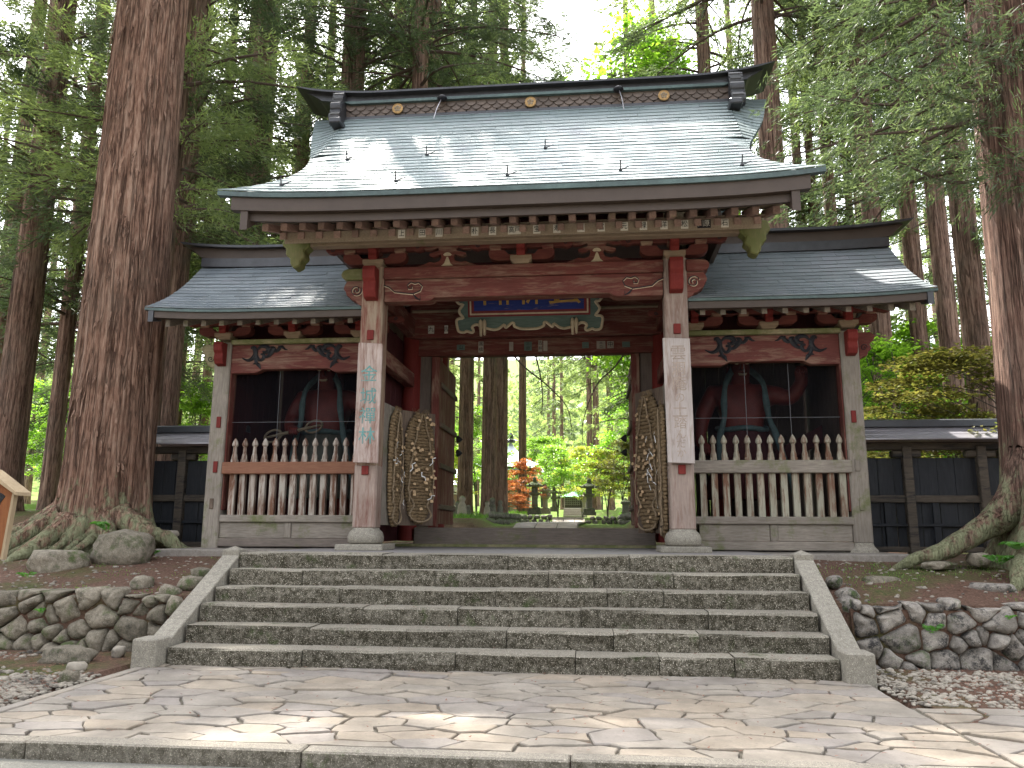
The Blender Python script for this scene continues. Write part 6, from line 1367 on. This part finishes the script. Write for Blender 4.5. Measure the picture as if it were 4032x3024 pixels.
# deciduous tree above the ridge, and one by the upper eave
p = at(1385, 100, 20); maple(p.x, 20, 'tall fresh green broadleaf tree with dark forking stems above the ridge', MPT[0], 'maple', (1.35, 1.35, 2.0), .7)
p = at(1400, 100, 27); maple(p.x, 27, 'fresh green broadleaf tree leaning into the bright sky gap', MPT[1], 'maple', (1.1, 1.1, 2.1), 1.1)
p = at(1480, 200, 27); maple(p.x, 27, 'second fresh green broadleaf crown behind the ridge', MPT[1], 'maple', (1.2, 1.2, 1.7), 2.0)
p = at(1790, 415, 17); maple(p.x, 17, 'slender green maple reaching beside the upper eave corner', MPT[1], 'maple', (.55, .55, .98), .2)
# garden maples seen through the doorway
for (px, Y, mt, sx_, sz_, me, lb) in ((1130, 34, 'mapleR', .66, .64, 0, 'orange-red maple in front of the pale-roofed hall'), (1120, 31, 'mapleR', .40, .20, 1, 'low orange-red bush at the foot of the hall'), (1258, 44, 'mapleY', 1.05, 1.0, 1, 'yellow-green maple glowing between the stone lanterns'), (1312, 33, 'mapleY', .82, .80, 2, 'golden maple behind the tall right-hand lantern'), (1345, 29, 'mapleB', .72, .78, 0, 'bronze-green maple at the doorway edge'), (1205, 40, 'maple', .9, 1.0, 2, 'green maple behind the pale lantern'), (958, 36, 'mapleY', .9, .9, 1, 'yellow maple at the far left of the doorway view'), (1030, 42, 'maple', 1.4, 1.5, 0, 'light green thicket between the trunks in the doorway'), (1170, 62, 'maple', 1.7, 1.4, 2, 'pale green tree beyond the hall'), (1300, 64, 'maple', 1.7, 1.3, 1, 'pale green tree beyond the little shrine'), (1360, 40, 'maple', 1.2, 1.7, 0, 'leafy green tree against the right doorpost'), (975, 58, 'maple', 1.6, 1.8, 0, 'pale green tree far behind the garden notice board')):
    p = at(px, 1050, Y); maple(p.x, Y, lb, MP[me], mt, (sx_, sx_, sz_), px)
bt = thing('bare_branch', 'dark bare branch drooping across the top of the doorway view', 'branch')
for (pts_, Y) in (([(1085, 740), (1130, 790), (1185, 835), (1225, 880), (1235, 930)], 19), ([(1360, 745), (1330, 790), (1290, 830), (1262, 900), (1258, 960)], 21), ([(1150, 745), (1165, 800), (1172, 850), (1170, 900)], 20)):
    k = MB(); P_ = smooth3([tuple(at(px, py, Y)) for px, py in pts_], 6); k.tube(P_, [.045 * (1 - .8 * i / len(P_)) for i in range(len(P_))], 5)
    for i in range(4, len(P_), 3): k.tube([P_[i], P_[i] + Vector((.25 * math.sin(i * 2.3), .2, -.18)), P_[i] + Vector((.5 * math.sin(i * 2.3), .3, -.5))], [.014, .009, .004], 4)
    k.build('bough', M['twig'], bt, fix=False)
# far wooded hillside
rs = np.random.default_rng(8); n = 42000; X = rs.uniform(-190, 190, n); Y = rs.uniform(100, 200, n); Z = np.array([lerp_tab(float(y), BACK) for y in Y]) + 0.00004 * X * X + rs.random(n) ** .7 * (11 + 6 * np.sin(X * .21 + Y * .13) * np.cos(X * .09 - Y * .05))
D = rs.normal(size=(n, 3)); D /= np.linalg.norm(D, axis=1, keepdims=True); V, F = blades(np.stack([X, Y, Z], 1), D, rs.uniform(.9, 2.4, n), rs.uniform(.2, .55, n), rs)
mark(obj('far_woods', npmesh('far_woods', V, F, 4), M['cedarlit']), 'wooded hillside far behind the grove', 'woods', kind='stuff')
# grass and ferns
def tufts(n, area, seed, h, mat, name, label, cat):
    rs = np.random.default_rng(seed); P_ = np.array([area(rs) for _ in range(n)]); z = np.array([gh(float(a), float(c)) for a, c in P_]); P0 = np.column_stack([P_, z]); D = np.column_stack([rs.normal(0, .45, n), rs.normal(0, .45, n), np.ones(n)]); D /= np.linalg.norm(D, axis=1, keepdims=True)
    V, F = blades(P0, D, rs.uniform(.5, 1.3, n) * h, rs.uniform(.08, .14, n) * h, rs); mark(obj(name, npmesh(name, V, F, 4), M[mat]), label, cat, kind='stuff')
def gA(rs):
    while True:
        y = rs.uniform(9, 48); x = rs.uniform(-.35, .3) * (y + 10)
        if abs(x - .1) > 2.1 + .02 * (y - 9): return x, y
tufts(16000, gA, 3, .16, 'grass', 'grass', 'short grass growing beside the inner path', 'grass')
def gB(rs):
    while True:
        s = rs.choice((-1, 1)); x = s * rs.uniform(3.9, 8); y = rs.uniform(-2.5, -.2)
        if mnoise.noise(Vector((x * 1.3, y * 1.3, 4.4))) > .22: return x, y
tufts(1600, gB, 4, .035, 'grass', 'moss_tufts', 'thin moss and grass on the terraces', 'moss')
def fern(name, c, s, label, seed, fr=5, mat='fern'):
    rs = np.random.default_rng(seed); Vs = []; 
    t_ = thing(name, label, 'fern', None, c)
    for f in range(fr):
        az = rs.uniform(0, 6.28); P0 = []; D = []
        for q in range(1, 13):
            u = q / 12; p = np.array([math.cos(az) * u, math.sin(az) * u, .55 * math.sin(u * 2.3)]) * s
            for sg in (-1, 1): P0.append(p); D.append(np.array([-math.sin(az) * sg + .5 * math.cos(az), math.cos(az) * sg + .5 * math.sin(az), -.1]))
        P0 = np.array(P0); D = np.array(D); D /= np.linalg.norm(D, axis=1, keepdims=True); L = np.repeat(np.sin(np.linspace(.35, 3.05, 12)), 2) * s * .42; V, F = blades(P0, D, L, L * .22, rs); obj('frond', npmesh('frond', V, F, 4), M[mat], t_)
fern('fern', (-6.1, -.78, .24), .28, 'bright green fern sprouting over the boulder by the mossy roots', 1); fern('fern', (-5.62, -.35, -.10), .13, 'tiny green fern beside the left platform corner', 2, 4); fern('fern', (4.75, -2.72, -.78), .18, 'small fern growing from a crack in the lichen-patched wall', 3, 5); fern('fern', (5.55, -2.72, -.62), .10, 'little sprout of green leaves high in the lichen-patched wall', 4, 4)
fern('fern', (-5.6, -2.75, -.72), .11, 'small green sprout between the grey wall stones', 5, 3); fern('fern', (-6.25, -2.2, -.35), .15, 'low green seedling on the needle litter by the notice sign', 6, 4)
fern('leafy_plant', (6.55, -1.35, .0), .34, 'sunlit clump of leafy green shoots against the dark trunk foot', 7, 9)
fern('leafy_plant', (6.25, -1.2, -.1), .22, 'lower clump of green shoots on the sloping root', 8, 7)

# ================================================================== GARDEN BEHIND THE GATE
path = MB(); ysn = [6.2, 7, 8, 9, 12, 16, 20, 24, 27.9]; 
path.add([(x, y, lerp_tab(y, BACK) + .075) for y in ysn for x in (-.95, .72)], [(2 * i, 2 * i + 1, 2 * i + 3, 2 * i + 2) for i in range(len(ysn) - 1)]); pth = mark(path.build('inner_path', M['joint'], fix=False), kind='structure')
y = 6.5
while y < 27.5:
    L = rng.uniform(.7, 1.1)
    for x0, x1 in ((-.93, -.38), (-.37, .17), (.18, .70)):
        zz = [lerp_tab(q, BACK) + .10 for q in (y, y + L - .03)]; k = MB(); k.prism([(y, zz[0] - .06), (y + L - .03, zz[1] - .06), (y + L - .03, zz[1]), (y, zz[0])], 'X', x0 + .01, x1 - .01); k.build('paving_slab', M['flag'], pth)
    y += L
def steps(label, y0, x0, x1, n, z0, rise, tr):
    s_ = thing('garden_steps', label, 'steps')
    for i in range(n): k = MB(); k.box(x0, x1, y0 + i * tr, y0 + i * tr + tr + .3, z0 - .3, z0 + rise * (i + 1)); k.build('step_block', M['granite2'], s_, bevel=.015)
steps('three low stone steps at the end of the inner path', 27.6, -.92, .62, 3, .66, .10, .28); steps('distant stone steps leading to the little shrine', 49.5, -1.2, .55, 5, 1.30, .14, .35)
def low_wall(label, P_, h, seed, mat='cobble'):
    r = random.Random(seed); wl = thing('low_wall', label, 'stone wall')
    for (x0, y0), (x1, y1) in zip(P_, P_[1:]):
        L = math.hypot(x1 - x0, y1 - y0); n = int(L / .30)
        for i in range(n):
            for q in range(2):
                u = (i + .5 + .5 * q) / n; x, y = x0 + (x1 - x0) * u, y0 + (y1 - y0) * u; place_stone('wall_stone', (x + r.uniform(-.04, .04), y + r.uniform(-.05, .05), lerp_tab(y, BACK) + h * (.25 + .5 * q)), (r.uniform(.10, .16), r.uniform(.10, .15), h * r.uniform(.22, .34)), seed + i * 2 + q, mat, wl, (r.uniform(-.3, .3), r.uniform(-.3, .3), r.uniform(0, 3)), sub=ICO2, amp=.35, boxy=.5)
low_wall('low mossy wall of stones along the left of the inner path', [(-2.05, 12), (-2.15, 18), (-2.3, 27.4)], .40, 5, 'lantern'); low_wall('low mossy wall of stones along the right of the inner path', [(2.2, 12), (2.25, 18), (2.45, 27.4)], .38, 6, 'lantern')
low_wall('low dark stone wall left of the three garden steps', [(-2.3, 27.5), (-1.0, 27.5)], .42, 7, 'cobbleR'); low_wall('low dark stone wall right of the three garden steps', [(.72, 27.5), (2.45, 27.5)], .36, 8, 'cobbleR')
def lantern(x, y, z, H, mat, label, s=1.0):
    t_ = thing('stone_lantern', label, 'lantern', loc=(x, y, z)); q = H / 2.2
    for nm, prof, n, sq in (('base', [(.42, 0), (.42, .18), (.36, .19), (.36, .36), (.30, .42)], 12, .7), ('shaft', [(.20, .42), (.19, .6), (.18, .85), (.20, 1.08)], 14, 0), ('platform', [(.20, 1.08), (.34, 1.18), (.35, 1.26), (.25, 1.28)], 12, .3), ('fire_box', [(.21, 1.28), (.21, 1.60)], 6, 0), ('roof', [(.22, 1.60), (.50, 1.62), (.52, 1.70), (.46, 1.74), (.30, 1.82), (.14, 1.92)], 12, 0), ('finial', [(.10, 1.92), (.16, 1.98), (.10, 2.03), (.13, 2.10), (.07, 2.17), (0, 2.22)], 12, 0)):
        k = MB(); k.lathe([(a * q * s, c * q) for a, c in prof], n, (0, 0, 0), sq); k.build(nm, M[mat], t_, smooth=False)
    k = MB()
    for i in range(6):
        a = 2 * math.pi * i / 6; d = Vector((math.cos(a), math.sin(a), 0)); k.tube([d * .42 * q, d * .54 * q + Vector((0, 0, .03)), d * .57 * q + Vector((0, 0, .10))], [.05 * q, .06 * q, .03 * q], 6)
    o = k.build('roof_scroll', M[mat], t_); o.location = (0, 0, 1.66 * q)
def grd(px, py, Y): p = at(px, py, Y); return p
for (px, pyb, pyt, Y, mt, lb) in ((1155, 1111, 1030, 31, 'lantern', 'tall dark stone lantern left of the garden steps'), (1273, 1113, 1033, 31, 'lantern', 'tall dark stone lantern right of the garden steps'), (1178, 1110, 1045, 34, 'lantern2', 'pale stone lantern with mossy cap beside the tall dark one'), (1197, 1105, 1052, 38, 'lantern', 'slender shaded stone lantern behind the pale one'), (1262, 1105, 1062, 38, 'lantern2', 'small pale stone lantern half hidden behind the right tall one')):
    a, c = at(px, pyb, Y), at(px, pyt, Y); lantern(a.x, Y, a.z, c.z - a.z, mt, lb)
a = at(1352, 1120, 24); k = MB(); k.lathe([(.16, 0), (.17, .3), (.15, .62), (.24, .66), (.22, .74), (.08, .84), (.05, .9), (0, .92)], 12, (a.x, 24, a.z)); mark(k.build('stone_marker', M['lantern']), 'squat dark stone marker with mossy cap by the right low wall', 'stone marker')
r = random.Random(12)
JZ = ['leaning mossy stone figure', 'broad weathered stone figure', 'short mossy stone figure', 'white-topped small stone figure', 'tall narrow stone figure', 'low lichened stone figure', 'mossy yellow-capped stone figure', 'small squat stone figure', 'thin dark stone figure']
for i, (px, pb, pt) in enumerate(((962, 1122, 1082), (975, 1120, 1074), (988, 1121, 1080), (998, 1119, 1068), (1012, 1120, 1088), (1043, 1118, 1078), (1052, 1116, 1080), (1063, 1117, 1072), (1080, 1115, 1078))):
    Y = 21 + (i % 3); a, c = at(px, pb, Y), at(px, pt, Y); H = c.z - a.z; k = MB(); k.lathe([(H * .22, 0), (H * .24, H * .1), (H * .20, H * .35), (H * .17, H * .6), (H * .10, H * .72), (H * .14, H * .8), (H * .14, H * .9), (H * .07, H * .99), (0, H)], 10, (a.x, Y, a.z - .05))
    mark(k.build('stone_figure', M['lantern2' if i % 3 == 0 else 'lantern'], smooth=True), JZ[i] + ' among the cedars inside the doorway', 'statue')
# notice board
nb_ = thing('garden_notice', 'small roofed wooden notice board in the garden at the doorway edge', 'sign'); a, c = at(979, 1112, 26), at(979, 1062, 26); H = c.z - a.z
for nm, bx, mt in (('post', (-.05, .05, -.04, .04, -.1, H * .5), 'newwood'), ('board', (-.32, .32, -.05, .0, H * .42, H * .88), 'newwood')): k = MB(); k.box(*bx); o = k.build(nm, M[mt], nb_); o.location = (a.x, 26, a.z)
k = MB(); k.prism([(-.42, H * .88), (0, H * 1.02), (.42, H * .88), (.42, H * .84), (0, H * .97), (-.42, H * .84)], 'Y', -.15, .1); o = k.build('roof', M['brownX'], nb_); o.location = (a.x, 26, a.z)
# little green-roofed shrine on the axis
sh = thing('small_shrine', 'little green-roofed shrine with lattice front at the end of the path', 'shrine'); Y = 66; a = at(1238, 1092, Y); bx0, bx1 = at(1212, 1070, Y).x, at(1265, 1070, Y).x; ze, zp = at(1238, 1074, Y).z, at(1238, 1058, Y).z; cx = (bx0 + bx1) / 2; hw_ = (bx1 - bx0) / 2
k = MB(); vs = [(cx - hw_, Y - hw_, ze), (cx + hw_, Y - hw_, ze), (cx + hw_, Y + hw_, ze), (cx - hw_, Y + hw_, ze), (cx - hw_ * .42, Y - hw_ * .42, ze + (zp - ze) * .45), (cx + hw_ * .42, Y - hw_ * .42, ze + (zp - ze) * .45), (cx + hw_ * .42, Y + hw_ * .42, ze + (zp - ze) * .45), (cx - hw_ * .42, Y + hw_ * .42, ze + (zp - ze) * .45), (cx, Y, zp)]
k.add(vs, [(0, 1, 5, 4), (1, 2, 6, 5), (2, 3, 7, 6), (3, 0, 4, 7), (4, 5, 8), (5, 6, 8), (6, 7, 8), (7, 4, 8), (3, 2, 1, 0)]); k.build('roof', M['greenroof'], sh)
for s in (-1, 1): k = MB(); k.box(cx + s * hw_ * .82 - .06, cx + s * hw_ * .82 + .06, Y - hw_ * .8, Y - hw_ * .7, a.z - .2, ze + .02); k.build('post', M['blackpaint'], sh)
k = MB(); k.box(cx - hw_ * .7, cx + hw_ * .7, Y - hw_ * .4, Y + hw_ * .7, a.z - .2, ze); k.build('wall', M['dimboard'], sh)
for i in range(9): k = MB(); x = cx - hw_ * .66 + hw_ * 1.32 * i / 8; k.box(x - .03, x + .03, Y - hw_ * .46, Y - hw_ * .41, a.z, ze - .05); k.build('lattice_bar', M['hallwall'], sh)
for i in range(4): k = MB(); z = a.z + (ze - a.z) * (.1 + .25 * i); k.box(cx - hw_ * .7, cx + hw_ * .7, Y - hw_ * .48, Y - hw_ * .465, z - .03, z + .03); k.build('lattice_bar', M['hallwall'], sh)
# dark gabled hall behind the shrine
dh = thing('rear_hall', 'dark gabled hall roof glimpsed behind the green-roofed shrine', 'building'); Y = 84; l, r_, t_ = at(1205, 1075, Y), at(1280, 1075, Y), at(1242, 1042, Y)
k = MB(); k.prism([(l.x, l.z), (r_.x, r_.z), (t_.x + .3, t_.z), (t_.x - .3, t_.z)], 'Y', Y, Y + 8); k.build('roof', M['ridge'], dh)
k = MB(); k.box(l.x + .7, r_.x - .7, Y + .6, Y + 7, l.z - 3.5, l.z + .1); k.build('wall', M['hallwall'], dh)
# hall with the pale pyramid roof
hl = thing('garden_hall', 'white-walled garden hall under a pale upswept pyramid roof', 'building'); Y = 46; l, r_, t_ = at(1026, 1018, Y), at(1166, 1028, Y), at(1075, 962, Y); ze = l.z + .1; cx = (l.x + r_.x) / 2; hw_ = (r_.x - l.x) / 2; zp = t_.z + .5; cyy = Y + hw_; k = MB(); n = 8
def hroof(u, v, side):
    w_ = hw_ * (1 - v); z = ze + (zp - ze) * (v * .55 + .45 * v * v) + .45 * (abs(2 * u - 1) ** 3) * (1 - v) ** 2; a = (2 * u - 1) * w_; return [(cx + a, cyy - w_, z), (cx + w_, cyy + a, z), (cx - a, cyy + w_, z), (cx - w_, cyy - a, z)][side]
for sd in range(4): k.grid(lambda u, v, sd=sd: hroof(u, v, sd), 10, 8)
rf = k.build('roof', M['hallroof'], hl, smooth=False)
k = MB(); k.add([(cx + sx_ * hw_ * .97, cyy + sy_ * hw_ * .97, ze + .3) for sx_, sy_ in ((-1, -1), (1, -1), (1, 1), (-1, 1))] + [(cx + sx_ * hw_ * .62, cyy + sy_ * hw_ * .62, ze - .5) for sx_, sy_ in ((-1, -1), (1, -1), (1, 1), (-1, 1))], [(0, 1, 5, 4), (1, 2, 6, 5), (2, 3, 7, 6), (3, 0, 4, 7)]); k.build('eaves', M['dimboard'], hl, fix=False)
k = MB(); k.box(cx - hw_ * .6, cx + hw_ * .6, cyy - hw_ * .6, cyy + hw_ * .6, ze - 4.2, ze - .1); k.build('wall', M['hallwall'], hl)
for i in range(5):
    x = cx - hw_ * .6 + hw_ * 1.2 * i / 4; k = MB(); k.box(x - .1, x + .1, cyy - hw_ * .6 - .06, cyy - hw_ * .6 - .005, ze - 4.2, ze - .1); k.build('post', M['dimboard'], hl)
k = MB(); k.lathe([(.35, 0), (.35, .2), (.15, .3), (.22, .55), (.05, .8), (0, 1.3)], 10, (cx, cyy, zp - .05)); k.build('finial', M['ridge'], hl)
# side building with a pale eave beyond the left doorpost
sbd = thing('side_building', 'pale-roofed side building behind the yellow maple in the doorway', 'building'); Y = 48; l, r_ = at(940, 1050, Y), at(987, 1050, Y); k = MB(); k.prism([(Y, l.z), (Y + 3, l.z + 1.4), (Y + 3, l.z + 1.55), (Y, l.z + .15)], 'X', l.x - 3, r_.x); k.build('roof', M['hallroof'], sbd)
k = MB(); k.box(l.x - 2.6, r_.x - .5, Y + .8, Y + 4, l.z - 3, l.z + .35); k.build('wall', M['hallwall'], sbd)
for x in (r_.x - .5, r_.x - 2.0): k = MB(); k.box(x - .08, x + .08, Y + .4, Y + .56, l.z - 3, l.z + .2); k.build('post', M['dimboard'], sbd)
